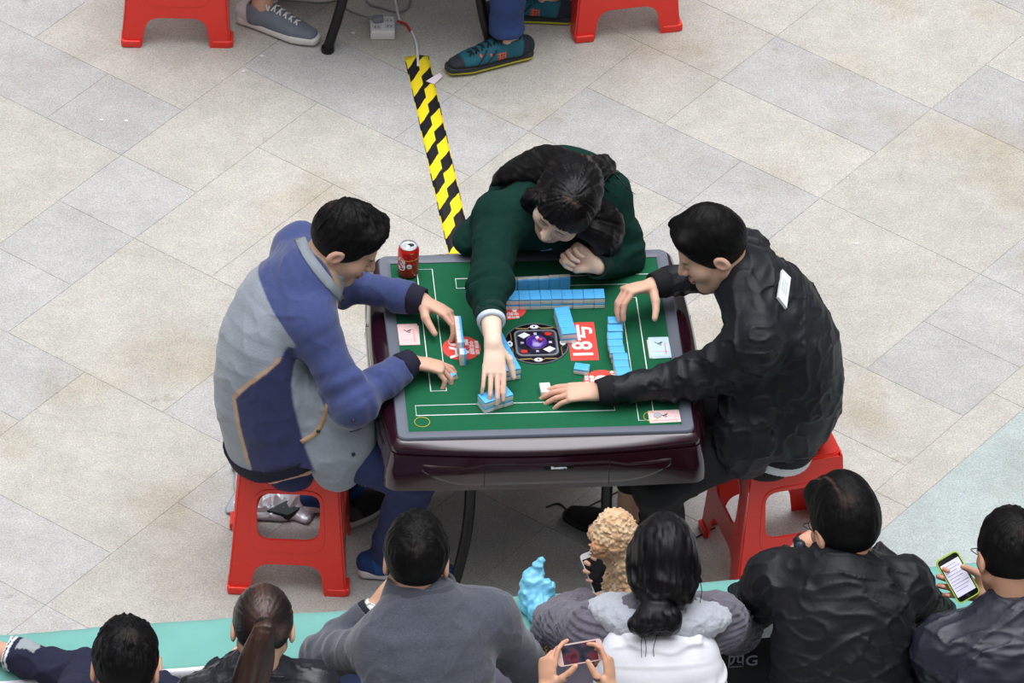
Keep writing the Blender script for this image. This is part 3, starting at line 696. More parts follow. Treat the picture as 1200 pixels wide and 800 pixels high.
bm = bmesh.new(); lathe(bm, [(0, 0), (.0125, 0), (.0135, .0015), (.0125, .003), (0, .0032)], 24); o = obj('plastic_disc', bm, M('clear_disc', (205, 205, 212), rough=.15, alpha=.7), None, True, .6)
p = tloc(770.5, 487, TZ); o.matrix_world = TM @ T4(p[0]+.0, p[1], TZ+.0018, 0); tag(o, 'small clear plastic disc on the corner of the pink slip', 'disc')
p = tloc(478, 321, TZ); can = empty('drink_can', (0, 0, 0), 0, 'red soft drink can with a big white 3 on the far left rim corner', 'can'); can.matrix_world = TM @ T4(p[0], p[1], TZ+.0005, 0)
CR = .0335; bm = bmesh.new(); lathe(bm, [(0, .004), (.020, .003), (.024, 0), (.027, .002), (CR, .012), (CR, .1), (.031, .107), (.0275, .112)], 36); cb = obj('can_body', bm, M('can_red', (214, 34, 30), rough=.3, metal=.25, coat=.4), can, True, .9)
bm = bmesh.new(); lathe(bm, [(.0275, .111), (.0285, .1145), (.027, .116), (.0255, .1125), (.024, .1105), (0, .1105)], 36); obj('can_lid', bm, M('can_aluminium', (226, 230, 234), rough=.25, metal=.7), can, True, .9)
bm = bmesh.new(); prism(bm, circle(.010, 20, (.008, .006), 1, .75), .1100, .1112); obj('mouth_opening', bm, M('can_hole', (14, 14, 15), rough=.6), can)
bm = bmesh.new(); flat_ring(bm, circle(.009, 20, (-.004, -.003), 1, .8), circle(.005, 20, (-.005, -.004), 1, .8), .1105, .1125); obj('pull_tab', bm, M('can_aluminium'), can, True)
def wrap(me, r, ang0, z0):
    for v in me.vertices:
        a = ang0+v.co.x/r; rr = r+.0006+v.co.z; v.co = (rr*math.sin(a), -rr*math.cos(a), z0+v.co.y)
for s, size, a0, z0, m_ in (('3', .062, -.72, .056, 'can_white'), ('°', .05, .02, .040, 'can_white')):
    me = text_mesh(s, size, .0003, .002); me.materials.clear(); wrap(me, CR, a0, z0); link('can_print', me, M(m_, (240, 238, 236), rough=.35), cb, False)
me = bpy.data.meshes.new('t'); bm = bmesh.new()
for i in range(5):
    prism(bm, [(-.006, 0), (.006, 0), (0, -.014)], 0, .0004); break
bm.to_mesh(me); bm.free(); wrap(me, .0325, .25, .104); link('can_green_print', me, M('can_green', (80, 180, 70), rough=.4), cb, False)
bm = bmesh.new(); lathe(bm, [(CR+.0002, .074), (CR+.0007, .0745), (CR+.0007, .0765), (CR+.0002, .077)], 36); obj('gold_stripe', bm, M('can_gold', (206, 150, 60), rough=.4), cb, True)
# ------------------------------------------------------------------ figure kit
SKIN = M('skin', rough=.5, attr=True, spec=.35, sss=.12, bump=.0003, bscale=120)
lin = lambda c: np.array(sh(c), np.float32)
def sstep(a, b, x):
    t = np.clip((x-a)/(b-a), 0, 1); return t*t*(3-2*t)
def hair_mat(name, rgb, rough=.38):
    return M(name, rgb, rough=rough, spec=.3, bump=.0012, bscale=70, detail=4, vary=.25, vscale=40)
HAIR = hair_mat('black_hair', (14, 12, 13))
class Fig:
    """joints in world metres; head frame: origin between the ears"""
    def __init__(s, **J): s.__dict__.update(J); s.S = Sdf()
    def head(s, h, face=True, female=False):
        S = s.S; S.fr = h; s.h = h
        S.ell((0, -.012, .040), (.0765, .097, .088), k=.01)
        S.ell((0, .032, -.020), (.060, .060, .084), k=.03)
        j = .004 if female else 0
        S.cone((0, .040, -.072), (0, .064-j, -.086), .034-j, .022-j, k=.03)
        for x in (-1, 1):
            S.cone((x*(.053-j), .0, -.040), (x*.018, .060, -.088), .020, .017-j*.5, k=.03)
            S.ball((x*.042, .056, -.014), .028, k=.025)
            if face: S.ball((x*.031, .101, .012), .015, k=.014, op='s')
            if face: S.ball((x*.031, .0765, .012), .0135, k=.006)
            e = np.array([[1, 0, 0], [0, .9, .43], [0, -.43, .9]]); S.ell((x*.0815, -.014, .004), (.010, .019, .031), e, k=.006)
            S.ell((x*.0905, -.009, .006), (.006, .010, .017), e, k=.004, op='s')
        if face:
            S.cone((-.036, .080, .036), (.036, .080, .036), .012, k=.018)
            S.cone((0, .090, .024), (0, .110, -.017), .0075, .0115, k=.012)
            for x in (-1, 1): S.ball((x*.0125, .1, -.021), .0078, k=.007)
            S.ell((0, .092, -.0495), (.022, .011, .0055), k=.006); S.ell((0, .090, -.060), (.018, .011, .0065), k=.006)
            S.ball((0, .074, -.088), .015, k=.016)
        S.fr = None
        nb = np.array(s.neck); S.chain([h.w(0, -.030, -.035), h.w(0, -.034, -.085)*.5+nb*.5+.0, nb], [.052*h.k, .050*h.k, .058*h.k], k=.02, n=8)
    def torso(s, rads, k=.9):
        s.S.loft(s.spine, [(a*k, b*k) for a, b in rads], [s.R(0), s.R(1)], k=.03, n=14)
        s.S.cone(s.Rs, s.Ls, .048, k=.06)
    def R(s, top):
        """unit vector to the wearer's right at the hips (0) or shoulders (1)"""
        return nrm(np.array(s.Rs)-np.array(s.Ls)) if top else nrm(getattr(s, 'hipR', None) if getattr(s, 'hipR', None) is not None else np.array(s.Rs)-np.array(s.Ls))
    def arm(s, side, thick=1.0):
        a, e, w = (np.array(getattr(s, side+q)) for q in 'sew')
        s.S.cone(a, e, .046*thick, .039*thick, k=.02); s.S.chain([e, e+(w-e)*.35, w], [.039*thick, .041*thick, .0265*thick], k=.015, n=8)
    def hand(s, side, fwd, back, curls=None, spread=(.16, .05, -.06, -.2), thumb=((.75, .62, -.2), (.45, .85, -.25)), k=1.0, fat=1.0):
        """fwd: wrist -> knuckles, back: normal of the back of the hand; thumb on +x*t"""
        t = -1 if side == 'R' else 1; w = np.array(getattr(s, side+'w')); f = Frame(w, fwd, back, k); S = s.S; S.fr = f
        R_ = [f.d(1, 0, 0)]
        S.fr = None
        S.loft([f.w(0, -.012, 0), f.w(0, .022, 0), f.w(t*.002, .055, .002), f.w(t*.001, .092, .001)], [(.027*k*fat, .0205*k), (.032*k*fat, .0185*k), (.039*k*fat, .0165*k), (.040*k*fat, .0125*k)], f.d(1, 0, 0), k=.012, n=8)
        S.fr = f
        curls = curls or [(.5, .5, .3)]*4
        mcp = [(t*.030, .090, .0), (t*.0105, .096, .002), (-t*.010, .092, .001), (-t*.0285, .082, -.001)]
        ln = [(.043, .026, .021), (.047, .030, .022), (.044, .028, .022), (.035, .021, .019)]; rr = [.0092, .0095, .009, .008]
        s.tips = getattr(s, 'tips', {}); tips = []
        for i in range(4):
            p = np.array(mcp[i]); a = 0; sp = spread[i]*t; pts = [p-np.array([0, .012, 0]), p]; r = [rr[i]*1.0, rr[i]*1.02]
            for q in range(3):
                a += curls[i][q]; d = np.array([math.sin(sp)*math.cos(a), math.cos(sp)*math.cos(a), -math.sin(a)]); p = p+d*ln[i][q]; pts.append(p); r.append(rr[i]*fat*(1.0, .94, .80)[q])
            S.chain(pts, r, k=.0035); tips.append(f.w(*p))
        b = np.array([t*.020, .016, -.006]); d1 = nrm(np.array(thumb[0])*[t, 1, 1]); d2 = nrm(np.array(thumb[1])*[t, 1, 1])
        S.cone(b, b+d1*.044, .0155, .0125, k=.012); S.chain([b+d1*.044, b+d1*.044+d2*.032, b+d1*.044+d2*.032+nrm(d2*.8+d1*.0+np.array([0, .2, -.1]))*.026], [.0122, .0108, .0088], k=.006); s.tips[side] = tips+[f.w(*(b+d1*.044+d2*.056))]; S.fr = None
        s.hf = getattr(s, 'hf', {}); s.hf[side] = f
    def leg(s, side, thick=1.0):
        h, k, a = (np.array(getattr(s, side+q)) for q in 'hka')
        s.S.cone(h, k, .078*thick, .052*thick, k=.03); s.S.chain([k, k+(a-k)*.35, a], [.052*thick, .054*thick, .034*thick], k=.02, n=8)
    def foot(s, side, toe):
        a = np.array(getattr(s, side+'a')); t = a+nrm((np.array(toe)-a)*[1, 1, 0])*.125-np.array([0, 0, .055]); hl = a+np.array([0, 0, -.045])-nrm((t-a)*[1, 1, 0])*.03
        s.S.cone(a, hl, .033, .03, k=.02); s.S.cone(hl, t, .030, .020, k=.02)
    def body(s, label, cat='person', group=None, skin=(214, 172, 148), lips=(184, 112, 104), brow=(46, 36, 32), h=.0034, face=True, scalp=None):
        base, lp, br, blush = lin(skin), lin(lips), lin(brow), lin((206, 140, 122)); hd = getattr(s, 'h', None)
        def col(P):
            c = np.tile(base, (len(P), 1)); n = vnoise(P, 30, 3)[:, None]*.03+1; c = c*n
            for side, f in getattr(s, 'hf', {}).items():
                q = f.loc(P); m = (sstep(.09, .11, q[:, 1])*(np.abs(q[:, 0]) < .08)*(q[:, 1] < .25)*(np.abs(q[:, 2]) < .12))[:, None]*.35; c = c*(1-m)+blush*m
            if hd is None: return c
            q = hd.loc(P); x, y, z = np.abs(q[:, 0]), q[:, 1], q[:, 2]
            def mix(m, k, a=1.0):
                nonlocal c
                m = (np.clip(m, 0, 1)*a)[:, None]; c = c*(1-m)+k*m
            m = np.exp(-(((x-.045)/.022)**2+((y-.07)/.03)**2+((z+.02)/.022)**2)); mix(m, blush, .35)
            m = np.exp(-(((x-.084)/.012)**2+((y+.012)/.02)**2+((z)/.03)**2)); mix(m, blush, .4)
            if face:
                m = (y > .07)*sstep(.025, .020, x)*sstep(.0125, .008, np.abs(z+.0545)+x*.15); mix(m, lp, .8)
                m = (y > .062)*sstep(.010, .016, x)*sstep(.052, .046, x)*sstep(.0060, .0035, np.abs(z-(.034-(x-.03)**2*4))); mix(m, br, .85)
                m = (y > .062)*sstep(.017, .020, x)*sstep(.046, .043, x)*sstep(.0040, .0020, np.abs(z-(.006+(x-.031)**2*10))); mix(m, br*.6, .9)
                m = np.exp(-(((x-.008)/.005)**2+((y-.105)/.012)**2+((z+.027)/.004)**2)); mix(m, br, .6)
            return c
        me = s.S.mesh('person', h, col, 1); o = link('person', me, SKIN, None, True); tag(o, label, cat, group); s.o = o; return o
    # ---- clothes
    def folds(s, amp=.005, sc=11, seed=1, arms='RL', crease=.9):
        segs = []
        for a in arms:
            for p, q, r in ((a+'s', a+'e', a+'w'),): segs.append(tuple(np.array(getattr(s, k), np.float32) for k in (p, q, r)))
        def f(P):
            d = amp*.8*vnoise(P*np.array([1, 1, .7], np.float32), sc, seed)+amp*.35*vnoise(P, sc*2.3, seed+1)
            rg = s.R(1).astype(np.float32); t_ = (P@rg)[:, None]; W_ = P+.035*np.stack([vnoise(P, 6, seed+11), vnoise(P, 6, seed+12), vnoise(P, 6, seed+13)], 1)
            for fr_, dr, st_, a_ in ((sc*1.7, nrm(s.R(1)+v3(0, 0, .55)), .84, 1.0), (sc*2.2, nrm(s.R(1)-v3(0, 0, .45)), .86, .8)):
                dr = dr.astype(np.float32); q_ = W_-dr*((W_@dr)*np.float32(st_))[:, None]; r_ = 1-np.abs(vnoise(q_, fr_, seed+int(fr_))); d = d-amp*crease*a_*(r_**5-.15)
            for A, B, Cc in segs:
                for (p, q) in ((A, B), (B, Cc)):
                    ax = q-p; L_ = float(np.linalg.norm(ax)); ax = ax/L_; r = P-p; t = r@ax; rad = np.linalg.norm(r-t[:, None]*ax, axis=1)
                    g = sstep(.12, .09, rad)*sstep(-.02, .03, t)*sstep(L_+.02, L_-.03, t)
                    q2 = P*np.float32(5)+ax*((t*np.float32(26))[:, None])
                    e = np.exp(-(((t-L_) if q is B else t)/.13)**2)*.9+.30
                    d = d+g*e*amp*1.7*vnoise(q2, 1, seed+4)
            return d
        return f
    def top(s, name, rads, m, color, arm=(.066, .060, .056, .049, .043), sh_r=.062, h=.0048, amp=.005, sc=11, seed=1, arms='RL', ext=None, stop={}, post=None, cap='b', neckr=.066, extra=None, yk=.06, crease=.9):
        S = Sdf()
        if rads: S.loft(s.spine, rads, [s.R(0), s.R(1)], k=.03, n=16, cap=cap)
        S.cone(s.Rs, s.Ls, sh_r, k=yk)
        S.cone(np.array(s.spine[-1])*.75+np.array(s.neck)*.25, s.neck, sh_r*1.35, neckr, k=.05)
        for a in 'RL':
            A = np.array(getattr(s, a+'s')); nb_ = np.array(s.neck)*.45+np.array(s.spine[-1])*.55; S.cone(nb_, A+(nb_-A)*.12, sh_r*1.05, sh_r, k=.07)
        for a in arms:
            A, B, W = (np.array(getattr(s, a+q)) for q in 'sew'); e = W+(B-W)*stop.get(a, .06)
            S.chain([A, A+(B-A)*.5, B], arm[:3], k=.045, n=7)
            S.loft([B, B+(e-B)*.5, e], arm[2:], np.cross(e-B, (0.1, .2, 1)), k=.03, n=7, cap='e')
        if extra: extra(S)
        S.post.append(s.folds(amp, sc, seed, arms, crease))
        if post: S.post.append(post)
        return S.build(name, h, m, s.o, color)
    def cuff(s, side, m, L_=.045, r=(.043, .040), off=.0, name='cuff', parent=None):
        B, W = np.array(getattr(s, side+'e')), np.array(getattr(s, side+'w')); ax = nrm(W-B); p = W-ax*(.0-off)-ax*L_*.6
        bm = bmesh.new(); n = 30; rings = []
        a = nrm(np.cross(ax, (0.1, .2, 1))); b = np.cross(ax, a)
        for t, rr in ((0, r[0]-.012), (0, r[0]), (.25, r[0]+.001), (.8, r[1]+.001), (1, r[1]-.001), (.97, r[1]-.009)):
            rings.append([bm.verts.new(p+ax*L_*t+(a*math.cos(x)+b*math.sin(x))*(rr+.0008*math.sin(x*15)*(0 < t < 1))) for x in np.linspace(0, 2*PI, n, endpoint=False)])
        for u, v in zip(rings, rings[1:]):
            for i in range(n): bm.faces.new((u[i], u[(i+1) % n], v[(i+1) % n], v[i]))
        bmesh.ops.recalc_face_normals(bm, faces=bm.faces)
        return world_child(obj(name, bm, m, None, True), parent or s.o)
    def trousers(s, m, color=None, thick=(.098, .088, .072, .066, .058), h=.006, stop=(0, 0), amp=.006, seed=5, pel=(.165, .125), name='trousers', sides='RL'):
        S = Sdf(); P0 = np.array(s.spine[0]); up = nrm(np.array(s.spine[1])-P0)
        S.loft([P0-up*.07, P0+up*.10], [pel, (pel[0]*.95, pel[1]*.9)], [s.R(0), s.R(0)], k=.03, n=5)
        for i, a in enumerate(sides):
            H, K, A = (np.array(getattr(s, a+q)) for q in 'hka'); e = A+(K-A)*stop[i]
            S.chain([H, H+(K-H)*.5, K], thick[:3], k=.04, n=7); S.loft([K, K+(e-K)*.5, e], thick[2:], np.cross(e-K, (.3, 1, .1)), k=.03, n=7, cap='e')
            def ff(Q, K=K, A=A):
                ax = nrm(A-K).astype(np.float32); r = Q-K.astype(np.float32); t = r@ax; L_ = float(np.linalg.norm(A-K)); g = np.exp(-((t-L_)/.14)**2)+np.exp(-(t/.1)**2)
                rad = np.linalg.norm(r-t[:, None]*ax, axis=1)
                return amp*1.6*g*(rad < .12)*vnoise(Q*np.float32(6)+ax*(t*np.float32(22))[:, None], 1, seed)
            S.post.append(ff)
        S.post.append(lambda Q: amp*.8*vnoise(Q, 10, seed)+amp*.4*vnoise(Q, 24, seed+2))
        return S.build(name, h, m, s.o, color)
    def hair(s, name, build, m=None, h=.0036, post=None, color=None, parent=None):
        S = Sdf(); S.fr = s.h; build(S); S.fr = None
        if post: S.post.append(post)
        return S.build(name, h, m or HAIR, parent or s.o, color)
def surf(o, px, py, off=0.0):
    """point and normal where the line of sight through a photo pixel meets object o"""
    mi = parent_matrix(o).inverted(); d = Vector(CAM_F+CAM_R*(px-600)/F_PX-CAM_U*(py-400)/F_PX).normalized(); c = Vector(CAM_C)
    ok, p, n, _ = o.ray_cast(mi @ c, (mi.to_3x3() @ d).normalized())
    if not ok: return None, None
    return np.array(parent_matrix(o) @ (p+n*off)), np.array(n)
def tape(o, name, pts, w, m, n=24, parent=None, off=.001):
    """narrow ribbon lying on the surface of o along a photo-space path"""
    P = [surf(o, *p, off) for p in spline([(a, b) for a, b in pts], n)]; P = [p for p in P if p[0] is not None]; bm = bmesh.new(); rows = []
    for i, (p, nn) in enumerate(P):
        tg = nrm(P[min(i+1, len(P)-1)][0]-P[max(i-1, 0)][0]); s_ = np.cross(tg, nn)*w/2
        rows.append([bm.verts.new(p-s_-nn*.003), bm.verts.new(p-s_*.9+nn*.0012), bm.verts.new(p+s_*.9+nn*.0012), bm.verts.new(p+s_-nn*.003)])
    for a, b in zip(rows, rows[1:]):
        for k in range(3): bm.faces.new((a[k], a[k+1], b[k+1], b[k]))
    bm.faces.new(rows[0]); bm.faces.new(rows[-1][::-1]); bmesh.ops.recalc_face_normals(bm, faces=bm.faces)
    return world_child(obj(name, bm, m, None, True), parent or o)
HAIR_A = M('short_hair', rough=.52, attr=True, spec=.16, bump=.0012, bscale=90, detail=4, stretch=(1, 1, .45))
def short_hair(fig, top=.024, side=.006, fade=.6, quiff=0, whorl=(0, -.07, .10), col=(13, 12, 12), fadecol=(74, 62, 54), back_z=-.055, strand=.004, seed=0, part=False, front_y=.075, nape=-.040):
    hd = fig.h
    def b(S):
        S.ell((0, -.012, .040), (.0765+side, .097+side, .088+side), k=.01)
        S.ell((0, -.008, .062), (.074+side*.6, .094+side*.5, .072+top), k=.02)
        if quiff: S.cone((-.04, .058, .098), (.04, .058, .098), .026+quiff, k=.03)
        S.plane((0, front_y, .090), (0, .95, -.32), .008)
        S.plane((0, .030, .0), (0, .80, -.60), .01)
        S.plane((0, -.02, nape), (0, .22, -.97), .010)
        S.plane((0, -.08, back_z), (0, 0, -1), .012)
    def post(P):
        q = hd.loc(P); r = np.hypot(q[:, 0]-whorl[0], q[:, 1]-whorl[1]); ang = np.arctan2(q[:, 0]-whorl[0], q[:, 1]-whorl[1])
        g = sstep(.0, .06, q[:, 2]); Q = np.stack([ang*1.1, r*5, q[:, 2]*3], 1).astype(np.float32)
        return -strand*g*(vnoise(Q, 9, seed)*.7+vnoise(Q*np.array([2.4, 1, 1], np.float32), 9, seed+1)*.6)-strand*.5*g*vnoise(P, 60, seed+2)
    base, fc, sk = lin(col), lin(fadecol), lin((150, 118, 98))
    def color(P):
        q = hd.loc(P); z = q[:, 2]-.25*q[:, 1]
        m = (sstep(.045, -.05, z)*fade*(.8+.4*vnoise(P, 55, 2)))[:, None]; c = base*(1-m)+fc*m
        d = np.linalg.norm(q-np.array(whorl, np.float32), axis=1); w = (np.exp(-(d/.017)**2)*.33)[:, None]; c = c*(1-w)+sk*w
        if part:
            w = (np.exp(-((q[:, 0]-part)/.0028)**2)*sstep(-.09, -.05, q[:, 1])*(q[:, 2] > .06)*.22)[:, None]; c = c*(1-w)+sk*w
        n = (1+.35*vnoise(P, 70, 5))[:, None]; return np.clip(c*n, 0, 1)
    return fig.hair('hair', b, HAIR_A, .0034, post, color)
def ring_collar(fig, name, m, center, axis, r0, r1, hgt, gap=None, parent=None, thick=.006, sq=(1, 1), fwd=(0, 1, 0)):
    """standing collar: open ring with thickness; gap = half angle left open at the front"""
    ax = nrm(axis); a = nrm(np.array(fwd)-ax*(np.array(fwd)@ax)); b = np.cross(ax, a); bm = bmesh.new(); n = 40; g = gap or 0; rows = []
    for i in range(n+1):
        t = g+(2*PI-2*g)*i/n; d = a*math.cos(t)*sq[1]+b*math.sin(t)*sq[0]; e = .003*math.sin(t*5)
        rows.append([bm.verts.new(np.array(center)+d*(r0+(r1-r0)*u+o)+ax*(hgt*u+e)) for u, o in ((0, 0), (.5, .002), (1, .001), (1.02, -thick*.5), (.95, -thick), (.4, -thick), (0, -thick))])
    for p, q in zip(rows, rows[1:]):
        for k in range(6): bm.faces.new((p[k], p[k+1], q[k+1], q[k]))
    if gap:
        bm.faces.new(rows[0]); bm.faces.new(rows[-1][::-1])
    bmesh.ops.recalc_face_normals(bm, faces=bm.faces)
    return world_child(obj(name, bm, m, None, True), parent or fig.o)
def shoe(fig, side, toe, col_u, col_sole, lace=None, h=.0032, name='shoe', out=None, label=None, size=1.0, kind='low', accents=None, toe_col=None, heel_col=None, parent=None, ank=None, sole_lift=0):
    """low sneaker: upper + separate sole; ankle joint sits at 0.085 above the sole"""
    a = np.array(ank if ank is not None else getattr(fig, side+'a')); d = nrm((np.array(toe)-a)*[1, 1, 0]); L_ = .285*size
    if sole_lift: d = nrm(d+np.array([0, 0, -sole_lift]))
    f = Frame(a-np.array([0, 0, .085*size])-d*.070*size, d, (0, 0, 1), size)
    S = Sdf(); r = [f.d(1, 0, 0)]
    W = lambda *p: f.w(*p)
    S.loft([W(0, .0, .040), W(0, .05, .044), W(.002, .13, .040), W(.003, .20, .034), W(.002, .262, .030)], [(.032*size, .036*size), (.036*size, .040*size), (.042*size, .036*size), (.043*size, .028*size), (.028*size, .018*size)], f.d(1, 0, 0), k=.01, n=12, pw=2.4)
    S.chain([W(0, .045, .05), W(0, .055, .088)], [.044*size, .040*size], k=.02); S.cone(W(0, .08, .07), W(0, .15, .05), .034*size, .03*size, k=.02)
    S.plane(W(0, 0, .012), f.d(0, 0, -1)); S.plane(W(0, .05, .097), f.d(0, -.25, 1), .006)
    if ank is None or True: S.chain([W(0, .055, .075), W(0, .06, .14)], [.031*size, .033*size], k=.006, op='s')
    cu, ct, ch = lin(col_u), lin(toe_col or col_u), lin(heel_col or col_u)
    def col(P):
        q = f.loc(P); c = np.tile(cu, (len(P), 1)); m = sstep(.225, .235, q[:, 1]-.1*(q[:, 2]))[:, None]; c = c*(1-m)+ct*m
        m = (sstep(.035, .028, q[:, 1]+.2*q[:, 2]-.006))[:, None]; c = c*(1-m)+ch*m
        if accents is not None: c = accents(q, c)
        return c*(1+.08*vnoise(P, 60, 1))[:, None]
    u = S.build(name, h, M('shoe_fabric', rough=.75, attr=True, bump=.0006, bscale=300), parent or fig.o, col)
    if label: u['label'] = label
    S = Sdf(); S.loft([W(0, -.002, .012), W(0, .05, .012), W(.003, .14, .012), W(.005, .21, .013), W(.003, .272, .016)], [(.036*size, .026*size), (.036*size, .026*size), (.042*size, .026*size), (.046*size, .026*size), (.030*size, .02*size)], f.d(1, 0, 0), k=.01, n=12, pw=2.6)
    S.plane(W(0, 0, .028), f.d(0, 0, 1)); S.plane(W(0, 0, .0), f.d(0, 0, -1))
    if out:
        c1, c2 = lin(col_sole), lin(out); so_ = S.build('sole', h, M('two_tone_sole', rough=.6, attr=True), u, lambda P: np.where((f.loc(P)[:, 2] < .010)[:, None], c2, c1))
    else: so_ = S.build('sole', h, M('sole_%d_%d_%d' % col_sole, col_sole, rough=.6, bump=.001, bscale=90), u)
    if lace:
        bm = bmesh.new()
        for i in range(6):
            y = .098+.021*i; z = .1010-.0078*i; w_ = .021-.0012*i
            for s_ in (-1, 1): tube(bm, [W(s_*-w_, y-.007, z-.004), W(0, y, z+.0055), W(s_*w_, y+.007, z-.004)], .0030*size, 6, 7)
        for s_ in (-1, 1): tube(bm, [W(0, .097, .105), W(s_*.022, .095, .112), W(s_*.034, .108, .096), W(s_*.010, .101, .104)], .0026*size, 6, 12)
        world_child(obj('laces', bm, M('lace_%d' % lace[0], lace, rough=.8), None, True), u)
    return u, f
# ------------------------------------------------------------------ the man in the blue and grey jacket (left)
DENIM = M('denim', rough=.9, attr=True, bump=.0008, bscale=250)
def denim(c):
    b = lin(c); return lambda P: np.tile(b, (len(P), 1))*(1+.18*vnoise(P, 14, 3)+.08*vnoise(P, 120, 5))[:, None]
def spine_angle(f, n=160):
    sp = spline(f.spine, n).astype(np.float32); fw = nrm(np.cross((0, 0, 1), f.R(0))).astype(np.float32); rt = f.R(0).astype(np.float32)
    def angle(P):
        i = np.clip(np.searchsorted(sp[:, 2], P[:, 2]), 0, n-1); q = P-sp[i]
        return np.degrees(np.arctan2(q@rt, -(q@fw)))          # 0 = back, 90 = wearer's right, 180 = front
    return angle
def dseg(P, a, b):
    a = np.asarray(a, np.float32); ba = np.asarray(b, np.float32)-a; t = np.clip(((P-a)@ba)/(ba@ba), 0, 1); return np.linalg.norm(P-a-t[:, None]*ba, axis=1)
def left_man():
    f = Fig(neck=v3(-.69, -.075, 1.085), Rs=v3(-.695, -.235, 1.005), Re=v3(-.555, -.375, .815), Rw=at(481, 424, .845),
            Ls=v3(-.745, .105, 1.035), Le=v3(-.60, .175, .85), Lw=at(494, 352, .850), hipR=v3(.05, -1, 0),
            spine=[v3(-.765, -.19, .53), v3(-.805, -.175, .67), v3(-.835, -.145, .84), v3(-.785, -.095, .98), v3(-.705, -.078, 1.07)],
            Rh=v3(-.71, -.25, .575), Rk=v3(-.355, -.350, .515), Ra=v3(-.435, -.225, .095), Lh=v3(-.70, -.05, .575), Lk=v3(-.36, .03, .515), La=v3(-.63, .105, .095))
    hd = Frame(v3(-.607, -.045, 1.175), (.84, -.10, -.50), (.5, .02, .86), 1.08)
    f.head(hd); rads = [(.205, .195), (.198, .185), (.195, .150), (.175, .125), (.10, .085)]
    f.torso(rads, .82); f.arm('R'); f.arm('L')
    f.hand('R', (.93, .05, -.22), (.1, .25, .95), [(.25, .55, .4), (.45, .6, .4), (.6, .7, .4), (.7, .8, .4)], thumb=((.55, .7, -.45), (.1, .9, -.5)), k=1.05)
    f.hand('L', (.75, -.40, -.12), (.30, .35, .9), [(.35, .75, .45), (.45, .8, .45), (.5, .85, .5), (.55, .9, .5)], spread=(.1, .03, -.05, -.12), thumb=((.55, .65, -.5), (.2, .85, -.5)), k=1.05)
    f.leg('R'); f.leg('L'); f.foot('R', v3(-.25, -.24, .03)); f.foot('L', v3(-.45, .16, .03))
    f.body('man on the left in blue and grey jacket reaching for tiles with both hands', skin=(220, 176, 150))
    short_hair(f, .022, .007, .55, .010, (-.012, -.082, .090), fadecol=(66, 56, 50), seed=3, strand=.005)
    BLUE, GREYC, TAN, DB = lin((58, 70, 118)), lin((142, 149, 158)), lin((190, 156, 124)), lin((40, 46, 88))
    ang = spine_angle(f); YP = at(343, 374, .97)
    def col(P):
        th = np.abs(ang(P)); z = P[:, 2]
        c = np.tile(GREYC, (len(P), 1))*(1+.06*vnoise(P, 160, 1)+.03*vnoise(P, 30, 2))[:, None]
        bl = np.tile(BLUE, (len(P), 1))*(1+.08*vnoise(P, 120, 4))[:, None]; dbl = np.tile(DB, (len(P), 1))
        def mix(m, k):
            nonlocal c
            m = np.clip(m, 0, 1)[:, None]; c = c*(1-m)+k*m
        lo = 58+38*np.clip((z-.77)/.15, 0, 1); hi = 114
        mix(sstep(lo-1.5, lo+1.5, th)*sstep(hi+1.5, hi-1.5, th)*(z < .97), dbl)
        mix(sstep(3.2, 1.6, np.abs(th-lo+2.4))*(z < .93)*sstep(.535, .555, z), TAN)
        yk_ = (P-YP.astype(np.float32))@nrm(v3(.201, .042, .172)).astype(np.float32); yk_ = np.where(z > .90, yk_, -1); mix(sstep(-.003, .003, yk_)*sstep(138, 132, th), bl)
        mix(sstep(-.003, .003, yk_)*sstep(132, 136, th)*sstep(149, 145, th), TAN)
        up = np.minimum(dseg(P, f.Rs+nrm(f.Re-f.Rs)*.05, f.Re), dseg(P, f.Ls+nrm(f.Le-f.Ls)*.05, f.Le)); lw = np.minimum(dseg(P, f.Re, f.Rw), dseg(P, f.Le, f.Lw))
        mix(sstep(.090, .080, np.minimum(lw, up)), bl)
        return c
    WOOL = M('jacket_wool', rough=.9, attr=True, bump=.0012, bscale=160, sheen=.25)
    def extra(S):
        S.loft([v3(-.60, -.285, .76), v3(-.575, -.315, .62), v3(-.60, -.31, .515)], [(.085, .06), (.10, .085), (.085, .085)], (.8, .4, 0), k=.09, n=6)
    jk = f.top('jacket', rads, WOOL, col, arm=(.074, .068, .066, .056, .048), sh_r=.066, amp=.006, sc=9, seed=2, crease=.6, stop={'R': .16, 'L': .16}, extra=extra)
    NAVY = M('navy_rib', (26, 26, 46), rough=.9, bump=.001, bscale=220)
    f.cuff('R', NAVY, .055, (.048, .041), -.012, parent=jk); f.cuff('L', NAVY, .055, (.048, .041), -.012, parent=jk)
    S = Sdf(); S.loft([v3(-.757, -.19, .502), v3(-.772, -.188, .548)], [(.199, .191), (.209, .200)], f.R(0), k=.01, n=4, cap='f'); S.post.append(lambda P: .004*vnoise(P, 9, 2))
    S.build('hem_band', .005, NAVY, jk)
    ring_collar(f, 'collar', M('collar_grey', (140, 148, 154), rough=.9, bump=.001, bscale=160), v3(-.676, -.066, 1.088), (.55, .12, .80), .086, .080, .050, .5, jk, sq=(1, 1), fwd=(.9, -.0, -.3))
    tape(jk, 'collar_edge', [(352, 280), (361, 299), (376, 320), (390, 337), (400, 350)], .034, M('collar_grey'), 28, None, .004)
    TP_ = M('tan_tape', (184, 150, 116), rough=.85)
    tape(jk, 'pocket_tape', [(383, 474), (379, 490), (370, 507), (353, 518)], .016, TP_)
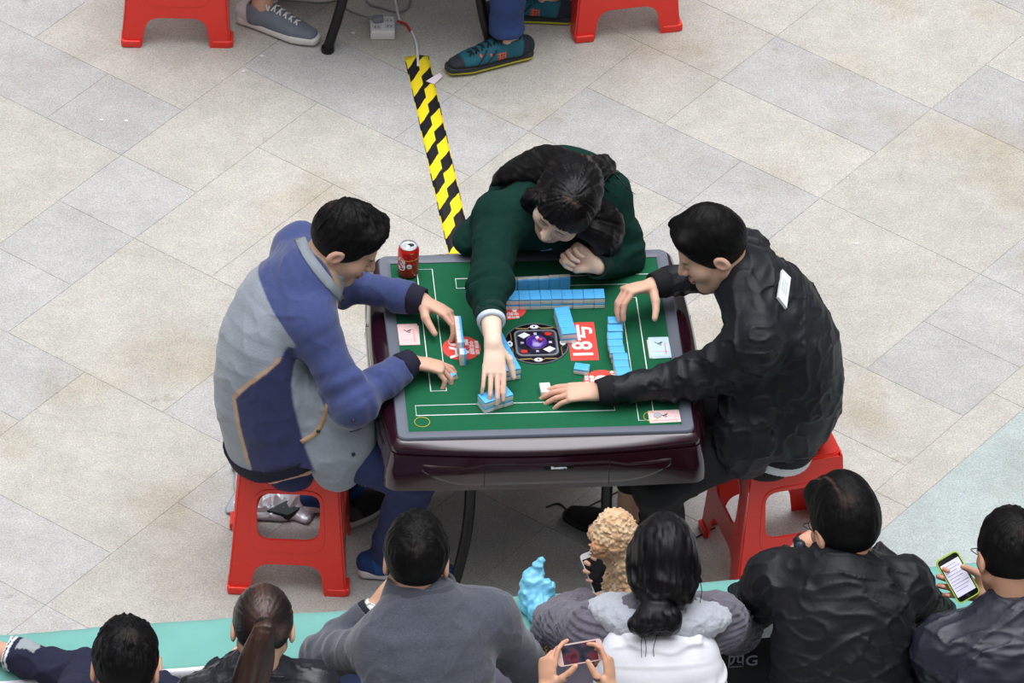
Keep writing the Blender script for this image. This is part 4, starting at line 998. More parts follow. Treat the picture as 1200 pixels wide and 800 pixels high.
    for px_, py_ in ((373, 505), (414, 493), (414, 532)):
        p, n_ = surf(jk, px_, py_)
        if p is not None:
            bm = bmesh.new(); lathe(bm, [(.0, .004), (.005, .0045), (.0065, .003), (.0065, -.002)], 14); b_ = obj('snap_button', bm, M('snap_dark', (60, 62, 68), rough=.35, metal=.5), None, True); b_.matrix_world = Matrix.Translation(p) @ Vector(n_).to_track_quat('Z', 'Y').to_matrix().to_4x4(); m_ = b_.matrix_world.copy(); world_child(b_, jk); b_.matrix_basis = m_
    f.trousers(DENIM, denim((40, 50, 88)), thick=(.085, .084, .072, .066, .058), stop=(.0, .0), pel=(.15, .11))
    for sd_, toe in (('R', v3(-.2, -.235, .03)), ('L', v3(-.40, .16, .03))):
        shoe(f, sd_, toe, (30, 74, 132), (214, 212, 210), lace=(200, 206, 214), heel_col=(24, 58, 110))
    return f
LM = left_man()
# ------------------------------------------------------------------ the woman in the green jumper (behind the table)
def woman():
    f = Fig(neck=v3(.06, .455, 1.02), Rs=v3(-.125, .350, .985), Re=v3(-.150, .055, .955), Rw=at(578, 403, .930), Ls=v3(.205, .50, .99), Le=v3(.275, .425, .815), Lw=at(700, 311, .880), hipR=v3(-1, -.1, 0),
            spine=[v3(.01, .81, .51), v3(.015, .80, .64), v3(.03, .73, .82), v3(.045, .60, .95), v3(.055, .49, 1.01)],
            Rh=v3(-.09, .78, .575), Rk=v3(-.22, .42, .52), Ra=v3(-.44, .16, .09), Lh=v3(.10, .78, .575), Lk=v3(.16, .40, .52), La=v3(.14, .52, .09))
    hd = Frame(v3(.080, .305, 1.088), (-.46, -.76, -.36), (.28, -.44, .85), 1.06)
    f.head(hd, female=True); rads = [(.20, .15), (.185, .14), (.185, .135), (.18, .125), (.11, .09)]
    f.torso(rads, .85); f.arm('R', .95); f.arm('L', .95)
    f.hand('R', (.06, -.80, -.60), (.12, -.56, .82), [(-.05, .15, .3), (-.10, .2, .5), (-.10, .2, .5), (-.05, .2, .4)], spread=(-.02, -.02, -.05, -.12), thumb=((.72, .66, -.3), (.30, .9, -.35)), k=1.0, fat=.92)
    f.hand('L', CAM_R*-.80+CAM_U*.50, CAM_F*.75+CAM_U*.6, [(1.2, 1.3, .7), (1.25, 1.3, .7), (1.3, 1.3, .7), (1.35, 1.3, .7)], spread=(.05, 0, -.05, -.1), thumb=((.35, .75, -.5), (-.35, .8, -.5)), k=.98, fat=.95)
    f.leg('R'); f.leg('L'); f.foot('R', v3(-.56, .02, .03)); f.foot('L', v3(.12, .36, .03))
    f.body('woman in dark green jumper leaning over the table with one bare forearm outstretched', skin=(238, 208, 186), lips=(196, 120, 116), brow=(40, 34, 34))
    # hair: crown, straight fringe, long lengths over the back and the left cheek
    def b(S):
        S.ell((0, -.012, .040), (.0765+.012, .097+.014, .088+.016), k=.01); S.ell((0, .012, .052), (.080, .090, .080), k=.02)
        S.ell((0, .004, .044), (.083, .097, .086), k=.01); S.plane((0, .060, .026), (0, .38, -.92), .006)
        S.plane((0, .050, -.0), (0, .80, -.60), .008)
        S.plane((0, -.02, -.05), (0, .1, -1), .01); S.plane((-.082, .0, .012), (-.72, .12, -.68), .01)
        for x in (1,): S.chain([(x*.066, .052, .075), (x*.079, .042, .03), (x*.077, .035, -.03)], [.016, .013, .008], k=.012)
        S.fr = None
        S.chain([hd.w(.01, -.085, .04), v3(.05, .47, 1.13), v3(-.02, .53, 1.085), v3(-.10, .52, 1.045), v3(-.15, .50, 1.02)], [.070, .060, .052, .030, .008], k=.03, n=14)
        S.chain([hd.w(-.015, -.085, .04), v3(-.02, .46, 1.10), v3(-.10, .50, 1.06), v3(-.135, .52, 1.03)], [.042, .035, .022, .008], k=.03, n=12)
        S.chain([hd.w(.05, -.07, .03), v3(.19, .50, 1.10), v3(.215, .56, 1.06)], [.055, .045, .015], k=.03, n=10)
        S.chain([hd.w(.070, .0, .03), hd.w(.088, .02, -.06), v3(.19, .31, .985), v3(.20, .33, .92), v3(.205, .37, .87)], [.028, .032, .040, .045, .025], k=.025, n=14)
        S.chain([hd.w(.08, -.03, .02), v3(.205, .37, 1.02), v3(.225, .36, .94), v3(.225, .37, .875)], [.03, .042, .045, .03], k=.03, n=10)
        S.fr = hd
    def post(P):
        q = hd.loc(P); a = np.arctan2(q[:, 0], q[:, 1]-.02); Q = np.stack([a*1.6, q[:, 2]*1.2, q[:, 1]*2], 1).astype(np.float32)
        return .0032*vnoise(Q, 11, 3)+.0024*vnoise(Q*np.array([2.5, 1, 1], np.float32), 11, 5)+.0025*vnoise(P, 34, 8)
    base = lin((14, 12, 13)); sk = lin((110, 88, 74))
    def hc(P):
        q = hd.loc(P); w = (np.exp(-((q[:, 1]-.032-.0*q[:, 0])/.006)**2)*(np.abs(q[:, 0]) < .030)*(q[:, 2] > .10)*.45)[:, None]
        return np.clip((base*(1-w)+sk*w)*(1+.4*vnoise(P, 60, 5))[:, None], 0, 1)
    hr = f.hair('hair', b, M('long_hair', rough=.42, attr=True, spec=.28, bump=.0010, bscale=80, detail=4), .0036, post, hc)
    bm = bmesh.new(); r = random.Random(4)
    for i in range(12):
        p0 = np.array(hd.w(r.uniform(-.05, .06), -.09, r.uniform(.02, .08))); L_ = r.uniform(.55, .9); side = r.random() < .7
        e = v3(-.12, .55, 1.04) if side else v3(.27, .52, 1.03); e = p0+(e-p0)*L_+v3(r.uniform(-.03, .03), r.uniform(-.04, .04), r.uniform(-.01, .02)); m_ = (p0+e)/2+v3(r.uniform(-.02, .02), r.uniform(-.02, .03), .045)
        tube(bm, [p0, m_, e, e+v3(-.03 if side else .03, r.uniform(-.03, .02), -.01)], [.0022, .0018, .0008], 5, 14)
    world_child(obj('loose_strand', bm, HAIR, None, True), hr)
    G = lin((12, 47, 39)); GD = lin((10, 42, 34))
    def col(P): return np.tile(G, (len(P), 1))*(1+.10*vnoise(P, 60, 1)+.10*vnoise(P, 260, 2))[:, None]
    KNIT = M('green_knit', rough=.95, attr=True, bump=.0012, bscale=220, spec=.2)
    def extra(S):
        S.ell(v3(.06, .44, .93), (.15, .12, .09), k=.08); S.loft([v3(-.05, .56, .88), v3(-.15, .50, .84), v3(-.24, .46, .815)], [(.10, .09), (.10, .075), (.06, .035)], (.3, 1, 0), k=.12, n=8)
    jm = f.top('jumper', rads, KNIT, col, arm=(.078, .066, .060, .052, .047), sh_r=.070, amp=.008, sc=10, seed=12, crease=.45, stop={'R': .50, 'L': .02}, extra=extra)
    W0 = f.Rw+(f.Re-f.Rw)*.47
    g = Fig(Re=f.Re, Rw=W0, o=f.o); g.cuff('R', M('green_rib', (10, 44, 36), rough=.95, bump=.001, bscale=240), .040, (.050, .047), -.006, parent=jm)
    g2 = Fig(Re=f.Re, Rw=W0+nrm(f.Rw-f.Re)*.016, o=f.o); g2.cuff('R', M('shirt_pale_blue', (206, 220, 236), rough=.8), .024, (.0445, .0435), .0, 'shirt_cuff')
    g3 = Fig(Le=f.Le, Lw=f.Lw+nrm(f.Lw-f.Le)*.005, o=f.o); g3.cuff('L', M('green_rib'), .040, (.047, .043), -.006, parent=jm)
    S = Sdf()
    for x in (-1, 1): S.loft([hd.w(x*.035, .005, -.115), hd.w(x*.028, .055, -.150), hd.w(x*.012, .075, -.185)], [(.018, .004), (.022, .004), (.010, .003)], hd.d(1, .2*x, 0), k=.004, n=6)
    S.build('shirt_collar', .003, M('shirt_denim_blue', (120, 146, 186), rough=.85), f.o)
    f.trousers(DENIM, denim((38, 42, 58)), h=.007, stop=(0, 0))
    shoe(f, 'R', v3(-.60, -.02, .03), (20, 20, 22), (206, 204, 200), toe_col=(70, 70, 74)); shoe(f, 'L', v3(.12, .30, .03), (20, 20, 22), (206, 204, 200), toe_col=(70, 70, 74))
    return f
WO = woman()
# ------------------------------------------------------------------ the man in the black jacket (right)
def right_man():
    f = Fig(neck=v3(.635, -.02, 1.095), Rs=v3(.635, .145, 1.045), Re=v3(.565, .290, .865), Rw=at(766, 334, .885), Ls=v3(.685, -.245, 1.015), Le=v3(.475, -.235, .850), Lw=at(703, 459, .832), hipR=v3(.05, 1, 0),
            spine=[v3(.765, -.10, .575), v3(.815, -.085, .70), v3(.815, -.065, .85), v3(.755, -.04, 1.0), v3(.655, -.022, 1.08)],
            Rh=v3(.74, .06, .575), Rk=v3(.345, -.08, .50), Ra=v3(.315, .0, .09), Lh=v3(.74, -.14, .575), Lk=v3(.40, -.33, .505), La=v3(.46, -.26, .09))
    hd = Frame(v3(.545, -.02, 1.185), (-.87, -.17, -.42), (-.42, .02, .9), 1.08)
    f.head(hd); rads = [(.185, .155), (.185, .155), (.19, .135), (.18, .115), (.10, .085)]
    f.torso(rads, .72); f.arm('R'); f.arm('L')
    f.hand('L', (-1, .04, -.12), (-.05, -.1, 1), [(.15, .25, .15), (.2, .3, .2), (.25, .3, .2), (.3, .35, .2)], spread=(.06, .02, -.03, -.08), thumb=((.45, .8, -.3), (.15, .95, -.2)), k=1.02)
    f.hand('R', (-.72, -.42, .10), (-.45, .15, .88), [(.75, .55, .3), (.8, .6, .3), (.85, .6, .3), (.9, .65, .3)], spread=(.05, .0, -.04, -.1), thumb=((.75, .25, -.65), (.55, .35, -.75)), k=1.06)
    f.leg('R', .95); f.leg('L', .95); f.foot('R', v3(.13, .07, .03)); f.foot('L', v3(.25, -.24, .03))
    f.body('man on the right in black jacket stretching both arms over the table', skin=(224, 182, 156))
    short_hair(f, .030, .006, .8, .010, (.012, -.075, .100), seed=9, strand=.0022, front_y=.080, fadecol=(98, 80, 68))
    B = lin((27, 28, 33))
    def col(P): return np.tile(B, (len(P), 1))*(1+.10*vnoise(P, 40, 1))[:, None]
    NYL = M('black_nylon', rough=.52, attr=True, bump=.0012, bscale=70, spec=.34)
    def extra(S): S.loft([v3(.655, -.20, .90), v3(.66, -.225, .78), v3(.645, -.265, .64), v3(.655, -.26, .555)], [(.06, .05), (.075, .05), (.09, .07), (.08, .06)], (.9, -.3, 0), k=.09, n=6)
    jk = f.top('jacket', rads, NYL, col, arm=(.072, .066, .060, .052, .045), sh_r=.066, amp=.0062, sc=11, seed=22, crease=1.25, stop={'R': .20, 'L': .14}, extra=extra)
    RIB = M('black_rib', (20, 20, 23), rough=.9, bump=.001, bscale=220)
    f.cuff('R', RIB, .055, (.047, .040), -.014, parent=jk); f.cuff('L', RIB, .055, (.047, .040), -.012, parent=jk)
    S = Sdf(); S.loft([v3(.750, -.10, .545), v3(.772, -.098, .592)], [(.178, .150), (.188, .160)], f.R(0), k=.01, n=4, cap='f'); S.post.append(lambda P: .004*vnoise(P, 9, 2)); S.build('hem_band', .005, RIB, jk)
    S = Sdf(); S.loft([v3(.748, -.10, .512), v3(.765, -.10, .56)], [(.172, .150), (.172, .145)], f.R(0), k=.01, n=4, cap='f'); S.post.append(lambda P: .004*vnoise(P, 12, 5)); S.build('shirt_hem', .005, M('white_shirt', (226, 226, 228), rough=.85), f.o)
    ring_collar(f, 'collar', RIB, v3(.650, -.022, 1.065), (-.42, .02, .9), .092, .080, .038, .5, jk, fwd=(-.9, -.05, -.3))
    q = [surf(jk, *p_, .003) for p_ in ((914, 318), (924, 328), (919, 363), (909, 350))]; q = [p_ for p_ in q if p_[0] is not None]
    if len(q) == 4:                       # white paper label stuck on the back
        bm = bmesh.new(); n_ = nrm(sum(x[1] for x in q)); a = [bm.verts.new(x[0]+n_*.011) for x in q]; b_ = [bm.verts.new(x[0]+n_*.001) for x in q]
        bm.faces.new(a); bm.faces.new(b_[::-1])
        for k in range(4): bm.faces.new((a[k], a[(k+1) % 4], b_[(k+1) % 4], b_[k]))
        bmesh.ops.recalc_face_normals(bm, faces=bm.faces); lb = world_child(obj('paper_label', bm, M('label_paper', (226, 232, 226), rough=.7), None), jk); lb['label'] = 'white paper label'
        bm = bmesh.new(); c0 = [x[0]+n_*.0115 for x in q]
        for i in range(3):
            u0 = .25+.22*i
            p0 = (c0[0]*(1-u0)+c0[1]*u0); p1 = (c0[3]*(1-u0)+c0[2]*u0); tube(bm, [p0*.75+p1*.25, p0*.30+p1*.70], .0007, 5)
        world_child(obj('label_text', bm, M('label_grey', (150, 158, 156), rough=.8), None), lb)
    f.trousers(M('black_trousers', (20, 20, 23), rough=.85, bump=.001, bscale=200), None, thick=(.090, .088, .074, .068, .062), stop=(.42, .0), pel=(.155, .115))
    for s_ in ('R', 'L'): shoe(f, s_, v3(.10, .10, .03) if s_ == 'R' else v3(.2, -.24, .03), (22, 22, 24), (34, 34, 36))
    return f
RM = right_man()
# ------------------------------------------------------------------ spectators leaning on the barrier (seen from behind)
def flat_col(c, n1=.08, s1=60, n2=.06, s2=240):
    b = lin(c); return lambda P: np.clip(np.tile(b, (len(P), 1))*(1+n1*vnoise(P, s1, 1)+n2*vnoise(P, s2, 2))[:, None], 0, 1)
DARKT = M('dark_trousers', (28, 30, 38), rough=.9, bump=.001, bscale=200)
def stand_legs(f, shoe_col=(24, 24, 26), w=.10):
    p = np.array(f.spine[0]); r = nrm(f.R(1)*[1, 1, 0]); fw = nrm(np.cross((0, 0, 1), r))
    f.hipR = f.R(1)
    for s_, k in (('R', 1), ('L', -1)):
        h = p+r*k*w*.9+v3(0, 0, -.06); a = v3(*(p+r*k*w*1.15)[:2], .09)-fw*.03
        setattr(f, s_+'h', h); setattr(f, s_+'k', (h+a)/2+fw*.03+v3(0, 0, .02)); setattr(f, s_+'a', a); f.leg(s_); f.foot(s_, a*[1, 1, 0]+fw*.17+v3(0, 0, .03))
    f.toe = fw
def finish_legs(f, col=(24, 24, 26)):
    f.trousers(DARKT, None, h=.012, stop=(0, 0), pel=(.165, .12))
    for s_ in 'RL': shoe(f, s_, getattr(f, s_+'a')+f.toe*.2, col, (60, 60, 62), h=.006)
def watch(f, side, m_strap, m_face, w=.02, r=(.034, .027), back=True, off=.02, kind='wrist_watch', t=.0):
    B, W = np.array(getattr(f, side+'e')), np.array(getattr(f, side+'w')); ax = nrm(W-B); c = W-ax*off; up = f.hf[side].d(0, 0, 1); up = nrm(up-ax*(up@ax)); sd_ = np.cross(ax, up); bm = bmesh.new(); n = 32; rings = []
    for o, x in ((0, -w/2), (.0028, -w/2), (.0028, w/2), (0, w/2)):
        rings.append([bm.verts.new(c+ax*x+sd_*math.cos(a)*(r[0]+o)+up*math.sin(a)*(r[1]+o)) for a in np.linspace(0, 2*PI, n, endpoint=False)])
    for u, v in zip(rings, rings[1:]+rings[:1]):
        for i in range(n): bm.faces.new((u[i], u[(i+1) % n], v[(i+1) % n], v[i]))
    bmesh.ops.recalc_face_normals(bm, faces=bm.faces); o = world_child(obj(kind, bm, m_strap, None, True), f.o)
    M4 = Matrix([[*(x) , c_] for x, c_ in zip(np.stack([ax, sd_, up], 1).tolist(), (c+up*r[1]).tolist())]+[[0, 0, 0, 1]])
    bm = bmesh.new(); lathe(bm, [(0, 0), (.0175, 0), (.0185, .004), (.0175, .009), (.0155, .0105), (.0145, .0085), (0, .0085)], 28); bm.transform(M4); world_child(obj('watch_case', bm, m_strap if t else m_face, None, True, .6), o)
    bm = bmesh.new(); lathe(bm, [(0, .0088), (.0143, .0088), (.0143, .0080)], 28); bm.transform(M4); world_child(obj('watch_dial', bm, m_face if t else M('dial_white', (236, 236, 232), rough=.3), None, True), o)
    return o
def glasses(f, m, lens=None, tilt=0):
    hd = f.h; bm = bmesh.new()
    for x in (-1, 1):
        pts = [(x*.034+.024*math.cos(a), .108-.012*abs(x*.034+.024*math.cos(a))/.06, .008+.017*math.sin(a)) for a in np.linspace(0, 2*PI, 21)]
        tube(bm, [hd.w(*p) for p in pts], .0014, 6, None, False); tube(bm, [hd.w(x*.057, .100, .014), hd.w(x*.079, .085, .014), hd.w(x*.084, .0, .016), hd.w(x*.083, -.022, .004)], .0016, 6, 14)
    tube(bm, [hd.w(-.011, .107, .012), hd.w(0, .110, .015), hd.w(.011, .107, .012)], .0014, 6, 6)
    g = world_child(obj('glasses', bm, m, None, True), f.o); bm = bmesh.new()
    for x in (-1, 1):
        vs = [bm.verts.new(hd.w(x*.034+.023*math.cos(a), .1075-.012*abs(x*.034+.023*math.cos(a))/.06, .008+.016*math.sin(a))) for a in np.linspace(0, 2*PI, 20, endpoint=False)]; bm.faces.new(vs)
    world_child(obj('lens', bm, M('clear_lens', (225, 230, 235), rough=.05, alpha=.25), None, True), g)
    return g
def phone(center, longax, norm, size, col, label, screen, edge=None, case=None, name='smartphone', group=None):
    """slab phone: origin at its centre, y along the long side, z out of the screen"""
    n = nrm(norm); y = nrm(np.array(longax)-n*(np.array(longax)@n)); x = np.cross(y, n); Mx = Matrix([[x[i], y[i], n[i], center[i]] for i in range(3)]+[[0, 0, 0, 1]])
    W_, H_, T_ = size; root = empty(name, label=label, cat='phone', group=group); root.matrix_world = Mx
    if case:
        bm = bmesh.new(); flat_ring(bm, rrect(W_+.006, H_+.006, .013, 6), rrect(W_-.001, H_-.001, .010, 6), -T_/2-.001, T_/2+.0018); prism(bm, rrect(W_+.004, H_+.004, .012, 6), -T_/2-.002, -T_/2); obj('case', bm, M('phone_case_%d' % case[1], case, rough=.5), root, True, .6)
    bm = bmesh.new(); prism(bm, rrect(W_, H_, .011, 7), -T_/2, T_/2); bmesh.ops.bevel(bm, geom=[e for e in bm.edges if abs((e.verts[0].co-e.verts[1].co).z) < 1e-6 and len(e.link_faces) == 2 and abs(e.link_faces[0].normal.z-e.link_faces[1].normal.z) > .5], offset=.0012, segments=2, affect='EDGES')
    obj('phone_body', bm, M('phone_%d_%d' % (col[0], col[2]), col, rough=.25, coat=.5), root, True, .5)
    bm = bmesh.new(); prism(bm, rrect(W_-.007, H_-.033, .001, 2), T_/2-.0002, T_/2+.0004); obj('screen', bm, screen, root)
    bm = bmesh.new(); prism(bm, rrect(.012, .002, .0009, 4, (0, H_/2-.009)), T_/2, T_/2+.0004); obj('earpiece', bm, M('phone_hole', (30, 30, 32), rough=.5), root)
    bm = bmesh.new(); prism(bm, circle(.0052, 20, (0, -H_/2+.0085)), T_/2, T_/2+.0004); obj('home_button', bm, M('phone_button_%d' % (col[0] > 100), (206, 206, 208) if col[0] > 100 else (40, 40, 42), rough=.4), root)
    return root
# ---- man in the charcoal wool coat
def grey_man():
    f = Fig(neck=v3(-.305, -1.915, 1.325), Rs=v3(-.105, -1.875, 1.245), Re=v3(.005, -1.80, 1.005), Rw=v3(-.17, -1.62, 1.00), Ls=at(446, 758, 1.215), Le=at(378, 770, .985), Lw=at(437, 715, 1.115),
            spine=[v3(-.27, -2.03, .84), v3(-.27, -2.04, 1.0), v3(-.275, -2.035, 1.13), v3(-.285, -1.985, 1.25), v3(-.30, -1.93, 1.315)])
    hd = Frame(v3(-.322, -1.872, 1.425), (.03, .92, -.38), (0, .38, .92), 1.07); f.head(hd, face=False); rads = [(.185, .125), (.190, .125), (.200, .130), (.195, .115), (.11, .085)]
    f.torso(rads, .85); f.arm('R'); f.arm('L'); f.hand('L', (.62, .30, .58), (-.25, -.70, .62), [(1.0, 1.3, .6)]*4, thumb=((.4, .8, -.4), (-.2, .9, -.4)), k=1.03); f.hand('R', (-.9, .4, 0), (0, -.1, 1), k=1.0)
    stand_legs(f); f.body('man in charcoal wool coat with chin propped on his left fist, second head from the table leg', skin=(206, 162, 136), face=False, h=.0042)
    f.o['label'] = 'man in charcoal grey wool coat and white watch leaning on the barrier, chin on fist'
    short_hair(f, .026, .010, .25, .0, (.004, -.088, .075), seed=31, strand=.004, back_z=-.10, nape=-.08, fadecol=(44, 38, 36))
    WOOL = M('coat_wool', rough=.95, attr=True, bump=.0016, bscale=190, sheen=.35)
    jk = f.top('coat', rads, WOOL, flat_col((74, 78, 88), .08, 30, .22, 330), arm=(.072, .066, .062, .054, .047), sh_r=.066, amp=.007, sc=9, seed=41, crease=.5, stop={'L': .10})
    ring_collar(f, 'coat_collar', M('coat_collar_wool', (62, 65, 74), rough=.95, bump=.0015, bscale=190, sheen=.3), v3(-.305, -1.915, 1.305), (0, .36, .93), .124, .098, .085, .5, jk, thick=.010, fwd=(0, .9, -.3))
    g = Fig(Le=f.Le, Lw=f.Lw-nrm(f.Lw-f.Le)*.008, o=f.o); g.cuff('L', M('dark_knit_cuff', (34, 36, 44), rough=.95), .022, (.046, .044), .0, parent=jk)
    watch(f, 'L', M('watch_strap_white', (222, 222, 214), rough=.4), M('watch_steel', (200, 202, 204), rough=.25, metal=.6), .018, (.034, .029), off=-.004); finish_legs(f); return f
GM = grey_man()
# ---- woman with the brown ponytail
def pony_woman():
    f = Fig(neck=v3(-.765, -2.245, 1.30), Rs=v3(-.605, -2.225, 1.235), Re=v3(-.52, -2.08, 1.02), Rw=v3(-.70, -1.95, .97), Ls=v3(-.925, -2.285, 1.225), Le=v3(-.98, -2.10, 1.01), Lw=v3(-.86, -1.90, 1.03),
            spine=[v3(-.77, -2.33, .84), v3(-.77, -2.335, 1.0), v3(-.77, -2.33, 1.12), v3(-.768, -2.295, 1.22), v3(-.766, -2.255, 1.285)])
    hd = Frame(v3(-.752, -2.205, 1.435), (-.06, .90, -.42), (0, .42, .90), 1.03); f.head(hd, face=False, female=True); rads = [(.165, .115), (.165, .115), (.175, .120), (.17, .11), (.10, .08)]
    f.torso(rads, .85); f.arm('R', .9); f.arm('L', .9); f.hand('L', (.5, .8, 0), (0, -.1, 1)); f.hand('R', (-.5, .8, 0), (0, -.1, 1)); stand_legs(f, w=.085)
    f.body('woman with long brown ponytail in black leather jacket at the barrier', skin=(222, 178, 150), face=False, h=.0042)
    tie = v3(0, -.105, .052)
    def b(S):
        S.ell((0, -.012, .040), (.0765+.008, .097+.009, .088+.012), k=.01); S.plane((0, .07, .090), (0, .95, -.32), .008); S.plane((0, .020, .0), (0, .80, -.60), .01); S.plane((0, -.03, -.045), (0, -.25, -.97), .012)
        S.chain([tie+[0, .03, 0], tie+[0, -.006, .004]], [.040, .026], k=.02)
    def post(P):
        q = hd.loc(P); d = q-tie.astype(np.float32); a = np.arctan2(d[:, 0], d[:, 2]); Q = np.stack([np.cos(a)*3.2, np.sin(a)*3.2, np.linalg.norm(d, axis=1)*2], 1).astype(np.float32); return .0016*vnoise(Q, 8, 3)+.0012*vnoise(Q, 17, 4)
    dk, br = lin((24, 19, 19)), lin((104, 70, 58))
    def hc(P):
        q = hd.loc(P); d = q-tie.astype(np.float32); a = np.arctan2(d[:, 0], d[:, 2]); Q = np.stack([np.cos(a)*3.2, np.sin(a)*3.2, 0*a], 1).astype(np.float32)
        m = np.clip((.40*np.exp(-((q[:, 0]+.008)/.036)**2)*sstep(.0, .05, q[:, 2])+.45*np.exp(-((q[:, 0]-.05)/.022)**2)*sstep(.06, .03, q[:, 2])*(q[:, 2] > .0))*(1+.7*vnoise(Q, 9, 6)), 0, 1)[:, None]; return dk*(1-m)+br*m
    hr = f.hair('hair', b, M('brown_hair', rough=.36, attr=True, spec=.5, bump=.0006, bscale=90), .0036, post, hc)
    S = Sdf(); q0 = hd.w(*tie); S.loft([hd.w(0, -.118, .052), hd.w(0, -.150, .040), q0+v3(-.020, -.070, -.10), q0+v3(-.045, -.085, -.22), q0+v3(-.055, -.08, -.36)], [(.019, .019), (.034, .026), (.052, .032), (.054, .030), (.022, .014)], (1, 0, 0), k=.01, n=14)
    def pp(P):
        Q = np.stack([(P[:, 0]-q0[0]+.18*(q0[2]-P[:, 2]))*9, P[:, 1]*5, P[:, 2]*.9], 1).astype(np.float32); return .003*vnoise(Q, 8, 3)+.0018*vnoise(Q, 18, 5)
    S.post.append(pp)
    def tc(P):
        Q = np.stack([(P[:, 0]-q0[0]+.18*(q0[2]-P[:, 2]))*9, P[:, 1]*2, P[:, 2]*.6], 1).astype(np.float32); m = np.clip(.35+.5*vnoise(Q, 9, 7), 0, .8)[:, None]; return lin((36, 26, 24))*(1-m)+lin((92, 62, 50))*m
    S.build('ponytail', .0036, M('brown_hair'), hr, tc)
    bm = bmesh.new(); c = np.array(hd.w(0, -.124, .051)); ax = hd.d(0, -.9, -.3)
    a_ = nrm(np.cross(ax, (1, 0, 0))); b_ = np.cross(ax, a_); tube(bm, [c+(a_*math.cos(t)+b_*math.sin(t))*.0225 for t in np.linspace(0, 2*PI, 25)], .0075, 8, None, False); world_child(obj('hair_tie', bm, M('tie_black', (14, 14, 15), rough=.8), None, True), hr)
    jk = f.top('leather_jacket', rads, M('black_leather', rough=.32, attr=True, bump=.0012, bscale=70, spec=.5), flat_col((34, 36, 42)), arm=(.070, .062, .058, .050, .044), sh_r=.062, amp=.008, sc=12, seed=51)
    ring_collar(f, 'stand_collar', M('collar_black', (20, 20, 23), rough=.7), v3(-.763, -2.240, 1.285), (0, .35, .94), .086, .070, .06, .5, jk, fwd=(0, .9, -.3)); finish_legs(f); return f
PW = pony_woman()
